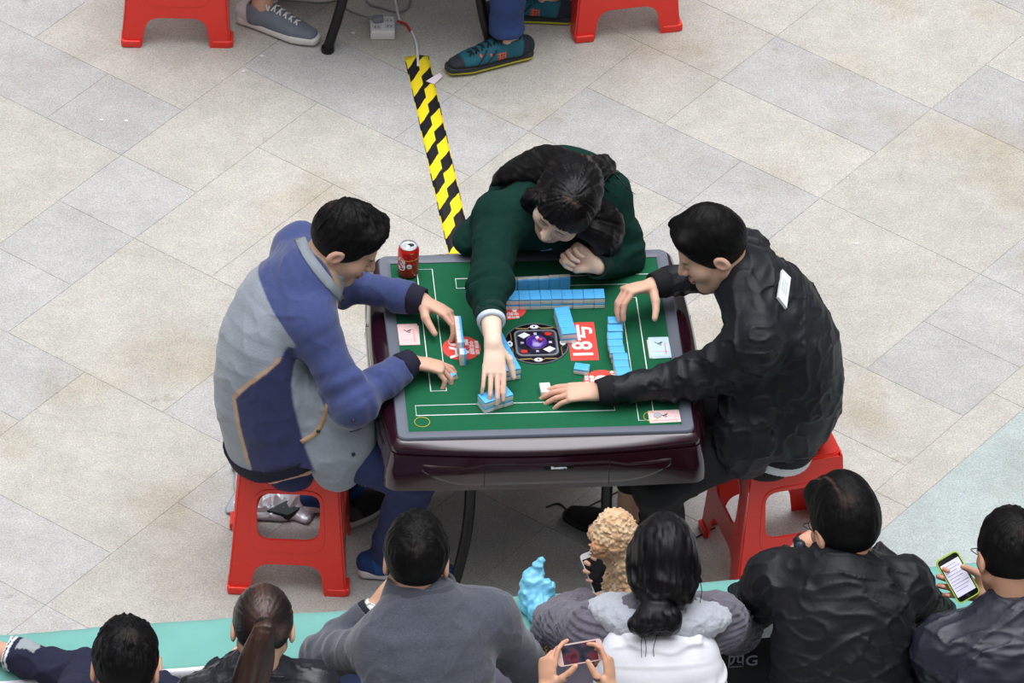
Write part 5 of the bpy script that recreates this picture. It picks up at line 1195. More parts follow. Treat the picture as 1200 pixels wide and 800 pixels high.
# ---- woman with the low bun, white vest over grey knit, holding a dog
def bun_woman():
    f = Fig(neck=v3(.380, -1.955, 1.345), Rs=v3(.555, -1.875, 1.255), Re=at(862, 738, 1.02), Rw=at(701, 671, 1.10)+CAM_R*.080-CAM_U*.040+CAM_F*.022, Ls=v3(.205, -1.93, 1.25), Le=at(653, 733, 1.025), Lw=at(700, 704, 1.03),
            spine=[v3(.40, -2.08, .84), v3(.40, -2.09, 1.0), v3(.395, -2.08, 1.13), v3(.39, -2.04, 1.25), v3(.382, -1.975, 1.33)])
    hd = Frame(v3(.390, -1.890, 1.485), (-.10, .90, -.42), (0, .42, .90), 1.09); f.head(hd, face=False, female=True); rads = [(.175, .125), (.18, .125), (.185, .13), (.175, .115), (.10, .085)]
    f.torso(rads, .85); f.arm('R', .95); f.arm('L', .95)
    f.hand('R', CAM_R*-.85+CAM_U*.42, CAM_F, [(.1, 1.3, .8), (.1, 1.3, .8), (.15, 1.3, .8), (.2, 1.3, .8)], thumb=((.75, .45, -.55), (.15, .80, -.50)), k=.92, fat=.92); f.hand('L', (.6, .6, .1), (-.3, .3, .9), k=.95); stand_legs(f, w=.09)
    f.body('woman with low black bun in white vest over grey knit sleeves, holding a small dog', skin=(228, 190, 164), face=False, h=.0042)
    bc = hd.w(-.030, -.125, -.120)
    def b(S):
        S.ell((0, -.012, .036), (.0765+.010, .097+.014, .088+.016), k=.01); S.plane((0, .07, .090), (0, .95, -.32), .008); S.plane((0, .030, -.02), (0, .80, -.60), .01)
        for x in (-1, 1): S.chain([(x*.080, .02, .03), (x*.079, -.015, -.01), (x*.070, -.045, -.045), (x*.045, -.088, -.075)], [.014, .022, .024, .028], k=.03)
        S.plane((0, -.03, -.09), (0, 0, -1), .012)
        S.chain([(0, -.080, -.04), (-.015, -.100, -.092)], [.062, .036], k=.03)
        S.fr = None; S.ell(bc, (.066, .045, .050), k=.02); S.ell(bc+v3(.045, -.012, .004), (.034, .036, .048), k=.012); S.ell(bc+v3(-.035, -.018, -.006), (.045, .034, .036), k=.012); S.fr = hd
    def post(P):
        q = hd.loc(P); g = (q[:, 2] < -.05); a = np.arctan2(q[:, 0], q[:, 1]+.16); Q = np.stack([q[:, 0]*7, q[:, 2]*1.6, q[:, 1]*3], 1).astype(np.float32); e = P-bc.astype(np.float32); r = np.hypot(e[:, 0], e[:, 2])
        Q2 = np.stack([r*16, np.arctan2(e[:, 2], e[:, 0])*.5, e[:, 1]*3], 1).astype(np.float32)
        return np.where(g, .005*vnoise(Q2, 6, 3)+.002*vnoise(P, 40, 2), .0030*vnoise(Q, 9, 3)+.0028*vnoise(Q, 20, 5))
    def hc(P):
        q = hd.loc(P); Q = np.stack([q[:, 0]*7, q[:, 2]*1.0, q[:, 1]*2], 1).astype(np.float32); return np.clip(np.tile(lin((18, 16, 18)), (len(P), 1))*(1+.7*vnoise(Q, 14, 3)+.5*vnoise(Q, 34, 5))[:, None], 0, 1)
    hr = f.hair('hair', b, M('sleek_black_hair', rough=.42, attr=True, spec=.25, bump=.0008, bscale=60, stretch=(3, 1, .4)), .0034, post, hc)
    bm = bmesh.new(); r = random.Random(3)
    for i in range(3):
        p0 = bc+v3(r.uniform(-.06, .05), -.03, r.uniform(-.03, .01)); tube(bm, [p0, p0+v3(r.uniform(-.01, .01), -.03, -.05), p0+v3(r.uniform(-.025, .025), -.035, -.13)], [.0012, .001, .0005], 5, 8)
    for x in (.088,): tube(bm, [hd.w(x, .0, -.02), hd.w(x+.018, -.005, -.07), hd.w(x+.008, -.02, -.13)], [.0016, .0014, .0008], 5, 8)
    world_child(obj('loose_strand', bm, HAIR, None, True), hr)
    # knit sleeves first, then the vest over them
    def ribs(P):
        return .0035*np.sin(P[:, 2]*2*PI/.020+2.4*vnoise(P, 9, 3)+P[:, 1]*40)+.002*vnoise(P, 70, 2)
    kn = f.top('knit_sweater', [(a*.93, b_*.93) for a, b_ in rads], M('grey_knit', rough=.95, attr=True, bump=.002, bscale=150, sheen=.3), flat_col((98, 94, 106), .12, 60, .2, 260), arm=(.078, .076, .070, .060, .050), sh_r=.060, amp=.006, sc=10, seed=61, post=ribs, h=.0044, stop={'L': .12})
    S = Sdf(); S.loft(f.spine[:4]+[v3(.386, -2.0, 1.275)], [(a*1.10, b_*1.18) for a, b_ in rads[:3]]+[(.178, .130), (.14, .10)], [f.R(0), f.R(1)], k=.03, n=16, cap='b'); S.cone(np.array(f.Rs)*.72+np.array(f.Ls)*.28+v3(0, -.01, -.035), np.array(f.Ls)*.72+np.array(f.Rs)*.28+v3(0, -.01, -.035), .068, k=.06)
    S.post.append(lambda P: .004*vnoise(P, 12, 7)-.006*np.exp(-((np.mod(P[:, 2]+.035*P[:, 0], .13)-.065)/.008)**2)+.003*np.sin(P[:, 0]*70+4*vnoise(P, 10, 8))*np.exp(-((np.mod(P[:, 2]+.035*P[:, 0], .13)-.065)/.025)**2))
    vs = S.build('quilted_vest', .0046, M('white_vest', (232, 233, 238), rough=.55, bump=.0008, bscale=60), f.o)
    S = Sdf(); S.ell(v3(.386, -1.970, 1.330), (.165, .115, .072), np.array([[1, 0, 0], [0, .93, -.36], [0, .36, .93]]).T, k=.03)
    for x in (-1, 1): S.ell(v3(.386+x*.125, -1.925-.01*x, 1.325), (.085, .085, .042), np.array([[1, 0, 0], [0, .93, -.36], [0, .36, .93]]).T, k=.04)
    S.post.append(lambda P: .004*vnoise(P, 60, 3)+.003*vnoise(P, 120, 4))
    S.build('fur_collar', .004, M('grey_fleece', (172, 176, 184), rough=1, bump=.003, bscale=140, sheen=.6), vs)
    bm = bmesh.new(); q = [at(654, 703, 1.13), at(646, 722, 1.10), at(642, 745, 1.06), at(640, 772, 1.0), at(645, 800, .96)]
    P = spline(q, 34)
    for i, p in enumerate(P[:-1]):
        d = nrm(P[i+1]-p); a = nrm(np.cross(d, CAM_F)); b_ = np.cross(d, a); tube(bm, [p+d*math.cos(t)*.0065+(a if i % 2 else b_)*math.sin(t)*.0045 for t in np.linspace(0, 2*PI, 9)], .0016, 5, None, False)
    world_child(obj('chain_strap', bm, M('chain_gold', (190, 160, 100), rough=.35, metal=.8), None, True), f.o); finish_legs(f); return f
BW = bun_woman()
ph = at(701, 671, 1.10); LONG = nrm(CAM_R*-.36+CAM_U*.93); NRM = nrm(-CAM_F*.93+v3(-.15, -.2, .0))
phone(ph, LONG, NRM, (.067, .138, .0075), (236, 236, 238), 'white smartphone with black screen held beside the curly dog', M('black_screen', (16, 17, 22), rough=.12, coat=.6), None)
# ---- the dog
def dog():
    S = Sdf(); o = at(722, 690, .96); hx = at(721, 632, 1.275); hx = v3(hx[0], hx[1], 1.275)
    b0 = v3(hx[0]+.048, hx[1]-.01, .94); zb = BZ+.0
    S.loft([v3(b0[0]+.015, b0[1]-.015, zb+.055), v3(b0[0]+.012, b0[1]-.02, zb+.13), v3(b0[0]+.004, b0[1]-.005, zb+.235), v3(hx[0], hx[1], zb+.31)], [(.080, .08), (.074, .074), (.062, .060), (.050, .048)], (1, 0, 0), k=.02, n=12)
    for x in (-1, 1):
        S.chain([v3(b0[0]+x*.045, b0[1]+.035, zb+.17), v3(b0[0]+x*.045-.005, b0[1]+.055, zb+.09), v3(b0[0]+x*.042-.005, b0[1]+.05, zb+.025)], [.034, .026, .022], k=.02, n=8); S.ell(v3(b0[0]+x*.042-.005, b0[1]+.066, zb+.020), (.022, .032, .019), k=.012)
        S.ell(v3(b0[0]+x*.07+.01, b0[1]-.02, zb+.06), (.035, .065, .052), k=.02); S.ell(v3(b0[0]+x*.075+.01, b0[1]+.045, zb+.018), (.022, .045, .017), k=.012)
    S.chain([v3(b0[0]+.03, b0[1]-.09, zb+.05), v3(b0[0]+.05, b0[1]-.125, zb+.085), v3(b0[0]+.055, b0[1]-.12, zb+.13)], [.02, .018, .028], k=.02, n=8)
    hd = Frame(hx, (-.55, .80, -.22), (0, 0, 1), 1.0); S.fr = hd
    S.ball((0, 0, .01), .066, k=.02); S.ball((0, -.005, .045), .056, k=.03); S.chain([(0, .045, -.008), (0, .085, -.020), (0, .105, -.020)], [.040, .032, .026], k=.02)
    for x in (-1, 1): S.chain([(x*.052, -.008, .020), (x*.064, -.004, .0), (x*.063, .0, -.018)], [.022, .025, .020], k=.008)
    S.ball((0, .128, -.012), .011, k=.004); S.fr = None
    S.post.append(lambda P: .006*np.abs(vnoise(P, 50, 1))+.006*vnoise(P, 110, 2)+.004*vnoise(P, 190, 4))
    c0, c1, nz = lin((222, 192, 152)), lin((190, 140, 94)), lin((20, 18, 18))
    def col(P):
        q = hd.loc(P); m = np.clip(.30+.45*vnoise(P, 40, 5)+.6*np.exp(-((np.abs(q[:, 0])-.072)/.025)**2)*(q[:, 2] < .03)*(np.abs(q[:, 1]) < .05)*(q[:, 2] > -.11)+.7*sstep(.06, .10, q[:, 1])*(np.abs(q[:, 0]) < .05)*(q[:, 2] > -.08), 0, 1)[:, None]; c = c0*(1-m)+c1*m
        k = (np.linalg.norm(q-np.array([0, .132, -.012], np.float32), axis=1) < .014)[:, None]; c = np.where(k, nz, c)
        e = ((np.abs(np.abs(q[:, 0])-.024) < .008) & (np.abs(q[:, 2]-.018) < .008) & (q[:, 1] > .04))[:, None]; return np.where(e, nz, c)
    me = S.mesh('dog', .0024, col, 0); d = link('dog', me, M('dog_fur', rough=1, attr=True, bump=.004, bscale=110, sheen=.5), None, True); tag(d, 'small curly apricot poodle held on the barrier, facing the table', 'dog'); return d
DOG = dog()
# ---- man in the black jacket with the side parting
def black_man():
    f = Fig(neck=v3(.912, -1.775, 1.385), Rs=v3(1.095, -1.735, 1.300), Re=at(1088, 722, .99), Rw=v3(1.00, -1.37, 1.12), Ls=v3(.725, -1.725, 1.300), Le=at(880, 712, .99), Lw=at(944, 637, 1.20),
            spine=[v3(.935, -1.92, .84), v3(.935, -1.925, 1.02), v3(.93, -1.91, 1.17), v3(.922, -1.85, 1.31), v3(.914, -1.79, 1.37)])
    hd = Frame(v3(.920, -1.705, 1.475), (-.42, .80, -.40), (-.15, .40, .9), 1.12); f.head(hd, face=True); rads = [(.20, .125), (.205, .13), (.21, .13), (.20, .115), (.11, .085)]
    f.torso(rads, .85); f.arm('R'); f.arm('L'); f.hand('L', (.80, .20, .42), (-.30, -.62, .70), [(1.0, 1.2, .6)]*4, thumb=((.5, .75, -.4), (.0, .9, -.4)), k=1.03); f.hand('R', (-.7, .1, .7), (.3, .8, .4), k=1.0); stand_legs(f)
    f.body('man in plain black jacket, glasses and chunky black watch at the barrier', skin=(214, 166, 138), h=.0042)
    short_hair(f, .036, .012, .25, .012, (-.022, -.075, .105), seed=71, strand=.0026, back_z=-.11, nape=-.09, part=-.040, fadecol=(30, 28, 28))
    jk = f.top('jacket', rads, M('black_nylon'), flat_col((24, 25, 29)), arm=(.080, .074, .068, .060, .052), sh_r=.070, amp=.0062, sc=11, seed=72, crease=1.25, stop={'L': .16})
    ring_collar(f, 'collar', M('black_rib'), v3(.914, -1.775, 1.365), (0, .35, .94), .104, .090, .075, .5, jk, fwd=(-.1, .9, -.3))
    glasses(f, M('glasses_dark', (44, 40, 44), rough=.3)); watch(f, 'L', M('watch_rubber', (24, 27, 34), rough=.5), M('watch_dial_dark', (60, 70, 86), rough=.3), .024, (.035, .030), off=.004, t=1); finish_legs(f); return f
BM_ = black_man()
# ---- man at the right edge reading his phone
def right_edge_man():
    f = Fig(neck=v3(1.425, -1.90, 1.355), Rs=v3(1.60, -1.87, 1.265), Re=v3(1.66, -1.72, 1.02), Rw=at(1122.5, 676, 1.215)+CAM_R*.082-CAM_U*.050+CAM_F*.022, Ls=v3(1.215, -1.965, 1.262), Le=v3(1.20, -1.83, 1.02), Lw=v3(1.30, -1.62, 1.0),
            spine=[v3(1.42, -2.06, .84), v3(1.42, -2.07, 1.0), v3(1.42, -2.06, 1.14), v3(1.42, -2.0, 1.27), v3(1.424, -1.92, 1.34)])
    hd = Frame(v3(1.392, -1.835, 1.495), (-.26, .86, -.44), (0, .44, .9), 1.10); f.head(hd); rads = [(.195, .13), (.20, .13), (.205, .135), (.20, .12), (.11, .09)]
    f.torso(rads, .85); f.arm('R', .9); f.arm('L'); f.hand('R', CAM_R*-.90+CAM_U*.25, CAM_F, [(.1, 1.25, .8), (.1, 1.25, .8), (.15, 1.25, .8), (.2, 1.25, .8)], thumb=((.75, .50, -.50), (.15, .85, -.45)), k=1.0, fat=.95); f.hand('L', (.3, .9, .0), (0, -.2, 1)); stand_legs(f)
    f.body('man in dark navy padded jacket at the right edge looking at his phone', skin=(204, 156, 128), h=.0042)
    short_hair(f, .018, .008, .3, 0, (0, -.08, .09), seed=81, strand=.004, back_z=-.10, nape=-.08, fadecol=(40, 36, 34))
    jk = f.top('padded_jacket', rads, M('navy_nylon', rough=.38, attr=True, bump=.0010, bscale=50), flat_col((36, 39, 50)), arm=(.082, .076, .072, .062, .054), sh_r=.072, amp=.007, sc=11, seed=82, stop={'L': .14}, post=lambda P: -.005*np.exp(-((np.mod(P[:, 2]+.1*P[:, 1], .10)-.05)/.007)**2))
    ring_collar(f, 'collar', M('navy_collar', (28, 30, 38), rough=.5), v3(1.423, -1.898, 1.345), (0, .35, .94), .104, .086, .080, .5, jk, fwd=(-.1, .9, -.3))
    glasses(f, M('glasses_dark')); finish_legs(f); return f
RE_ = right_edge_man()
SCR = mat('lit_screen', rough=.2, emit=(214, 214, 236), estr=.55, rgb=(200, 200, 215)); pg = phone(at(1122.5, 676, 1.215), nrm(CAM_R*-.50+CAM_U*.866), nrm(-CAM_F+v3(.05, -.1, .05)), (.068, .139, .0085), (18, 19, 21), 'black smartphone in a lime green case showing a pale lit page', SCR, None, (176, 216, 74))
bm = bmesh.new()
for i in range(9):
    w_ = (.042, .05, .036, .052, .046, .03, .052, .048, .04)[i]; y = .042-.0098*i; prism(bm, [(-.026, y), (-.026+w_, y), (-.026+w_, y+.0022), (-.026, y+.0022)], .0046, .0049)
obj('page_text', bm, M('page_grey', (176, 176, 200), rough=.6), next(c for c in pg.children if c.name.startswith('screen')).parent)
# ---- crew cut at the lower left
def crew_man():
    f = Fig(neck=v3(-1.135, -2.42, 1.275), Rs=v3(-.95, -2.40, 1.19), Re=v3(-.90, -2.18, 1.0), Rw=v3(-1.08, -1.93, 1.0), Ls=v3(-1.315, -2.40, 1.185), Le=at(100, 792, .985), Lw=at(4, 764, .975),
            spine=[v3(-1.13, -2.56, .84), v3(-1.13, -2.56, .98), v3(-1.13, -2.53, 1.09), v3(-1.132, -2.48, 1.20), v3(-1.135, -2.43, 1.26)])
    hd = Frame(v3(-1.135, -2.365, 1.40), (.02, .88, -.46), (0, .46, .88), 1.10); f.head(hd, face=False); rads = [(.185, .125), (.19, .125), (.195, .13), (.19, .115), (.11, .085)]
    f.torso(rads, .85); f.arm('R'); f.arm('L'); f.hand('L', (-.95, .15, .0), (0, -.2, 1), k=1.0); f.hand('R', (-.2, .9, 0), (0, -.2, 1)); stand_legs(f)
    f.body('man with spiky crew cut at the lower left, navy sleeve resting on the barrier', skin=(206, 158, 130), face=False, h=.0042)
    short_hair(f, .020, .009, .25, 0, (.010, -.070, .105), seed=91, strand=.006, back_z=-.10, nape=-.08, col=(14, 13, 14))
    nav, wht, gr = lin((28, 30, 54)), lin((222, 224, 232)), lin((150, 156, 160)); ax = nrm(f.Lw-f.Le).astype(np.float32); e = np.array(f.Le, np.float32)
    L_ = float(np.linalg.norm(f.Lw-f.Le))
    def col(P):
        c = flat_col((28, 30, 54))(P); t = (P-e)@ax; near = dseg(P, f.Le, f.Lw) < .09
        m = (near & (((t > L_-.034) & (t < L_-.026)) | ((t > L_-.022) & (t < L_-.014))))[:, None]; c = np.where(m, wht, c)
        s_ = (P-e)@np.cross(ax, [0, 0, 1]).astype(np.float32); m = (near & (t > L_-.12+.4*np.abs(s_)) & (t < L_-.05) & (P[:, 2] > e[2]+.03) & (s_ > -.02))[:, None]; return np.where(m, gr, c)
    f.top('sweatshirt', rads, M('navy_jersey', rough=.9, attr=True, bump=.001, bscale=200), col, arm=(.074, .068, .064, .056, .048), sh_r=.066, amp=.006, sc=10, seed=92); finish_legs(f); return f
CM = crew_man()
# ---- person below the frame filming with a phone
def filmer():
    f = Fig(neck=v3(.17, -2.80, 1.37), Rs=v3(.33, -2.79, 1.29), Re=v3(.385, -2.60, 1.14), Rw=at(679.5, 764.5, 1.455)+CAM_R*.086-CAM_U*.104, Ls=v3(.01, -2.79, 1.29), Le=v3(-.04, -2.60, 1.14), Lw=at(679.5, 764.5, 1.455)-CAM_R*.096-CAM_U*.104,
            spine=[v3(.17, -2.82, .84), v3(.17, -2.83, 1.0), v3(.17, -2.83, 1.13), v3(.17, -2.82, 1.26), v3(.17, -2.81, 1.34)])
    hd = Frame(v3(.17, -2.79, 1.505), (0, .95, -.25), (0, .25, .95), 1.0); f.head(hd, female=True); rads = [(.165, .12), (.165, .12), (.17, .125), (.165, .11), (.10, .08)]
    f.torso(rads, .85); f.arm('R', .9); f.arm('L', .9)
    f.hand('L', CAM_U*.96+CAM_R*.05, CAM_R*-.62-CAM_F*.75, [(.20, .6, .4), (.75, 1.3, .7), (.95, 1.3, .7), (1.1, 1.3, .6)], spread=(.12, .05, -.08, -.30), thumb=((.80, .50, -.1), (.75, .65, -.15)), k=.90, fat=.90)
    f.hand('R', CAM_U*.96-CAM_R*.05, CAM_R*.85-CAM_F*.30, [(.25, .75, .5), (.7, 1.2, .7), (.85, 1.2, .7), (.95, 1.2, .6)], spread=(.10, .05, -.05, -.12), thumb=((.75, .62, -.45), (.35, .9, -.35)), k=.90, fat=.90); stand_legs(f, w=.085)
    f.body('person at the bottom edge, only two raised hands in view, filming with a phone', skin=(214, 164, 134), h=.0038)
    def b(S):
        S.ell((0, -.012, .040), (.0875, .110, .103), k=.01); S.plane((0, .07, .090), (0, .95, -.32), .008); S.plane((0, .030, .0), (0, .80, -.60), .01); S.chain([(0, -.07, .0), (0, -.085, -.10), (0, -.10, -.2)], [.08, .075, .04], k=.03)
    f.hair('hair', b, None, .006); f.top('coat', rads, M('pale_coat', rough=.85, attr=True), flat_col((196, 196, 200)), arm=(.068, .062, .058, .050, .044), sh_r=.062, amp=.006, h=.008, stop={'R': .2, 'L': .2}); finish_legs(f); return f
FI = filmer()
VID = mat('video_screen', rough=.15, coat=.4); _nt = VID.node_tree; _b = _nt.nodes['Principled BSDF']; _tc = nd(_nt, 'ShaderNodeTexCoord'); _nz = nd(_nt, 'ShaderNodeTexNoise', Scale=24.0, Detail=2.0); _nt.links.new(_tc.outputs['Object'], _nz.inputs['Vector']); _rp = nd(_nt, 'ShaderNodeValToRGB'); _nt.links.new(_nz.outputs[0], _rp.inputs[0])
for i, (p_, c_) in enumerate(((.35, (24, 24, 32)), (.5, (52, 52, 66)), (.58, (104, 40, 54)), (.7, (36, 22, 28)))):
    q = _rp.color_ramp.elements[i] if i < 2 else _rp.color_ramp.elements.new(p_); q.position = p_; q.color = (*sh(c_), 1)
_nt.links.new(_rp.outputs[0], _b.inputs['Base Color']); _nt.links.new(_rp.outputs[0], _b.inputs['Emission Color']); _b.inputs['Emission Strength'].default_value = .3
phone(at(679.5, 764.5, 1.455), nrm(CAM_R*.985+CAM_U*.17), nrm(-CAM_F+v3(0, -.1, -.05)), (.062, .134, .0075), (232, 206, 198), 'rose gold smartphone held sideways by two raised hands, filming', VID)
# ------------------------------------------------------------------ hazard tape, power strip, cables
def strip_mat():
    m = mat('hazard_tape', rough=.45); nt = m.node_tree; L = nt.links.new; b = nt.nodes['Principled BSDF']; tc = nd(nt, 'ShaderNodeTexCoord'); s = nd(nt, 'ShaderNodeSeparateXYZ'); L(tc.outputs['Object'], s.inputs[0])
    def mth(op, a, bb=None):
        n = nd(nt, 'ShaderNodeMath', operation=op)
        for i, x in enumerate((a, bb)):
            if x is None: continue
            if isinstance(x, (int, float)): n.inputs[i].default_value = x
            else: L(x, n.inputs[i])
        return n.outputs[0]
    nz = nd(nt, 'ShaderNodeTexNoise', Scale=30.0); L(tc.outputs['Object'], nz.inputs['Vector'])
    u = mth('FRACT', mth('ADD', mth('DIVIDE', s.outputs['X'], .043), 10.0)); side = mth('FLOOR', mth('ADD', mth('DIVIDE', s.outputs['X'], .0395), 10.0))
    v = mth('SUBTRACT', mth('DIVIDE', mth('ADD', s.outputs['Y'], mth('MULTIPLY', mth('SUBTRACT', nz.outputs[0], .5), .012)), .160), mth('MULTIPLY', u, .42)); v = mth('ADD', mth('ADD', v, mth('MULTIPLY', side, .30)), .45)
    k = mth('GREATER_THAN', mth('FRACT', mth('ADD', v, 20.0)), .52); mx = nd(nt, 'ShaderNodeMix', data_type='RGBA'); L(k, mx.inputs[0]); mx.inputs[6].default_value = (*sh((248, 222, 36)), 1); mx.inputs[7].default_value = (*sh((26, 25, 27)), 1); L(mx.outputs[2], b.inputs['Base Color']); return m
a, b = at(488, 66, 0), at(538, 288, 0); d = nrm(b-a); Ln = np.linalg.norm(b-a)+.55
bm = bmesh.new(); rows = []
for i in range(61):
    y = Ln*i/60; w_ = .042+.0012*mnoise.noise(Vector((y*8, 0, 0))); rows.append([bm.verts.new((x*w_+.002*mnoise.noise(Vector((y*5, 3, 0))), y, z)) for x, z in ((-1, .0006), (-.6, .0016), (-.25, .0060), (0, .0078), (.25, .0060), (.6, .0016), (1, .0006))])
for p, q in zip(rows, rows[1:]):
    for k in range(6): bm.faces.new((p[k], p[k+1], q[k+1], q[k]))
o = obj('hazard_tape', bm, strip_mat(), None, True); sd_ = np.cross(d, (0, 0, 1)); o.matrix_world = Matrix([[sd_[i], d[i], (0, 0, 1)[i], a[i]] for i in range(3)]+[[0, 0, 0, 1]]); tag(o, 'black and yellow hazard tape running over the paving to the table', 'tape')
mdf = o.modifiers.new('s', 'SOLIDIFY'); mdf.thickness = .0006
ps = empty('power_strip', tuple(at(448, 38, 0)), .06, 'white power strip on the paving near the top edge', 'power strip'); WP = M('white_plastic', (226, 226, 224), rough=.4)
bm = bmesh.new(); box(bm, (0, 0, .019), (.084, .092, .036), None, .005, 3); obj('strip_body', bm, WP, ps, True, .7)
for x, y in ((.024, .02), (.024, -.014), (-.02, -.02)):
    bm = bmesh.new(); prism(bm, rrect(.032, .026, .004, 4, (x, y)), .0365, .0374); so_ = obj('socket', bm, M('socket_grey', (206, 206, 204), rough=.45), ps)
    bm = bmesh.new()
    for q in (-.006, .006): prism(bm, rrect(.0028, .008, .001, 3, (x+q, y)), .037, .0378)
    obj('socket_slot', bm, M('slot_black', (24, 24, 24), rough=.7), so_)
pl = at(441, 22, .045); cb = empty('power_plug', (0, 0, 0), 0, 'grey plug in the white power strip with its grey cable', 'plug'); CAB = M('grey_cable', (128, 132, 138), rough=.5); c0 = at(443, 24, .045)
c0 = np.array([*(np.array(at(448, 38, 0))[:2]+[-.016, .012]), .0375]); bm = bmesh.new(); box(bm, (*c0[:2], c0[2]+.011), (.036, .026, .022), Matrix.Rotation(.2, 3, 'Z'), .006, 3); tube(bm, [c0+v3(-.014, .002, .011), c0+v3(-.036, .008, .010)], [.010, .005], 10, 6); obj('plug_body', bm, CAB, cb, True, .8)
bm = bmesh.new(); tube(bm, [c0+v3(-.030, .006, .010), at(420, 17, .03), at(405, 10, .006), at(398, 0, .004), at(392, -30, .004)], .0034, 8, 30); obj('cable', bm, CAB, cb, True)
bm = bmesh.new(); tube(bm, [at(418, -30, .004), at(430, 2, .004), at(446, 9, .004), at(468, 14, .004), at(480, 4, .004), at(478, -30, .004)], .0034, 8, 40); tag(obj('grey_cable', bm, CAB, None, True), 'loose grey cable curling behind the power strip at the top edge', 'cable')
bm = bmesh.new(); tube(bm, [at(460, -30, .006), at(464, 4, .006), at(468, 24, .006)], .0048, 8, 20); wc = obj('white_cable', bm, M('white_cable_plastic', (226, 226, 226), rough=.45), None, True); tag(wc, 'thick white cable with red joint from the power strip into the hazard tape', 'cable')
bm = bmesh.new(); tube(bm, [at(466, 25, .03), at(470, 26, .02), at(476, 29, .008), at(482, 37, .006)], .0046, 8, 20); obj('red_joint', bm, M('red_wire', (200, 48, 40), rough=.5), wc, True)
bm = bmesh.new(); tube(bm, [at(482, 36, .006), at(487, 47, .006), at(489, 58, .006), at(490, 78, .005)], .0048, 8, 20); obj('white_cable_end', bm, M('white_cable_plastic'), wc, True)
for k, (pts, lb) in enumerate((([(640, 594), (655, 590), (672, 600), (700, 588), (720, 578), (742, 566)], 'thin black cable lying under the table'), ([(800, 640), (812, 632), (824, 625), (838, 618)], 'thin black cable near the left foot of the right stool'))):
    bm = bmesh.new(); tube(bm, [at(x, y, .003) for x, y in pts], .0026, 6, 40); tag(obj('black_cable', bm, M('black_cable', (26, 26, 28), rough=.5), None, True), lb, 'cable')
bm = bmesh.new(); c = at(508, 94, 0); pr = [(c[0]+x, c[1]+y) for x, y in ((-.025, -.02), (.004, -.026), (.03, .01), (.02, .03), (-.004, .012))]; prism(bm, pr, .001, .0035); o = obj('paper_scrap', bm, M('scrap_white', (228, 214, 218), rough=.8)); tag(o, 'white paper scrap beside the hazard tape', 'paper')
for v in o.data.vertices: v.co.z += .008*(math.sin(v.co.x*140)+1)*.5
# small litter flecks
for x, y, lb in ((307, 66, 'tiny white fleck on the paving just below the grey canvas shoe'), (285, 84, 'tiny white fleck lower left of the grey canvas shoe, the second one down'), (414, 39, 'tiny white fleck on the paving beside the black table leg'), (119, 141, 'left one of two tiny white flecks on the grey slab at left'), (148, 142, 'right one of two tiny white flecks on the grey slab at left'), (1004, 286, 'tiny white fleck on the paving right of the white back label')):
    bm = bmesh.new(); c = at(x, y, 0); prism(bm, [(c[0]+.007*math.cos(a)*(1+.3*math.sin(3*a+x)), c[1]+.006*math.sin(a)) for a in np.linspace(0, 2*PI, 9, endpoint=False)], .0005, .003); o = obj('paper_fleck', bm, M('scrap_white')); tag(o, lb, 'paper', 'white flecks on the paving')
# crumpled silver bag behind the left stool
def crumple(name, c, size, m, label, cat, seed, inner=None, sc=1.0):
    bm = bmesh.new(); n = 28; rows = []
    for i in range(n+1):
        rows.append([])
        for j in range(n+1):
            u, v = i/n*2-1, j/n*2-1; q = Vector((u*1.7+seed, v*1.7, seed)); h = abs(mnoise.noise(q))*1.1+.5*abs(mnoise.noise(q*2.7))+.2*abs(mnoise.noise(q*6)); e = max(abs(u), abs(v)); h = h*(1-e**4)+.03
            rows[-1].append(bm.verts.new((c[0]+size[0]*(u+.25*mnoise.noise(q*1.3+Vector((5, 0, 0)))), c[1]+size[1]*(v+.25*mnoise.noise(q*1.3+Vector((0, 7, 0)))), c[2]+.004+size[2]*h)))
    for p, q in zip(rows, rows[1:]):
        for k in range(n): bm.faces.new((p[k], q[k], q[k+1], p[k+1]))
    o = obj(name, bm, m, None, True, .5); md = o.modifiers.new('s', 'SOLIDIFY'); md.thickness = .002; tag(o, label, cat); return o
cr = at(325, 588, 0); bg_ = crumple('silver_bag', (cr[0]-.02, cr[1]+.05, 0), (.13, .15, .12), M('silver_foil', (206, 208, 214), rough=.35, metal=.35, bump=.002, bscale=40), 'crumpled silver foil bag on the paving behind the left stool', 'bag', 2.3)
bm = bmesh.new(); p0 = cr+v3(.02, -.03, .015); prism(bm, [(p0[0]-.05, p0[1]-.05), (p0[0]+.02, p0[1]-.07), (p0[0]+.09, p0[1]+.01), (p0[0]+.03, p0[1]+.02)], .004, .03); world_child(obj('dark_lining', bm, M('bag_lining', (28, 40, 40), rough=.6)), bg_)
# blue plastic bag on the barrier
bb = at(627, 706, BZ+.03); S = Sdf()
S.chain([bb+v3(.0, .0, .0), bb+v3(-.012, .03, .05), bb+v3(.012, .06, .11)], [.046, .036, .012], k=.02, n=8); S.ell(bb+v3(.02, -.04, .0), (.038, .07, .035), k=.02); S.ell(bb+v3(.03, .02, .03), (.03, .03, .04), k=.01)
S.post.append(lambda P: .010*np.abs(vnoise(P, 30, 1))+.008*np.abs(vnoise(P, 55, 3))-.006)
o = S.build('plastic_bag', .0035, M('blue_film', (126, 206, 240), rough=.35, alpha=.9, coat=.3)); tag(o, 'crumpled light blue plastic bag on the barrier beside the grey knit sleeve', 'bag')
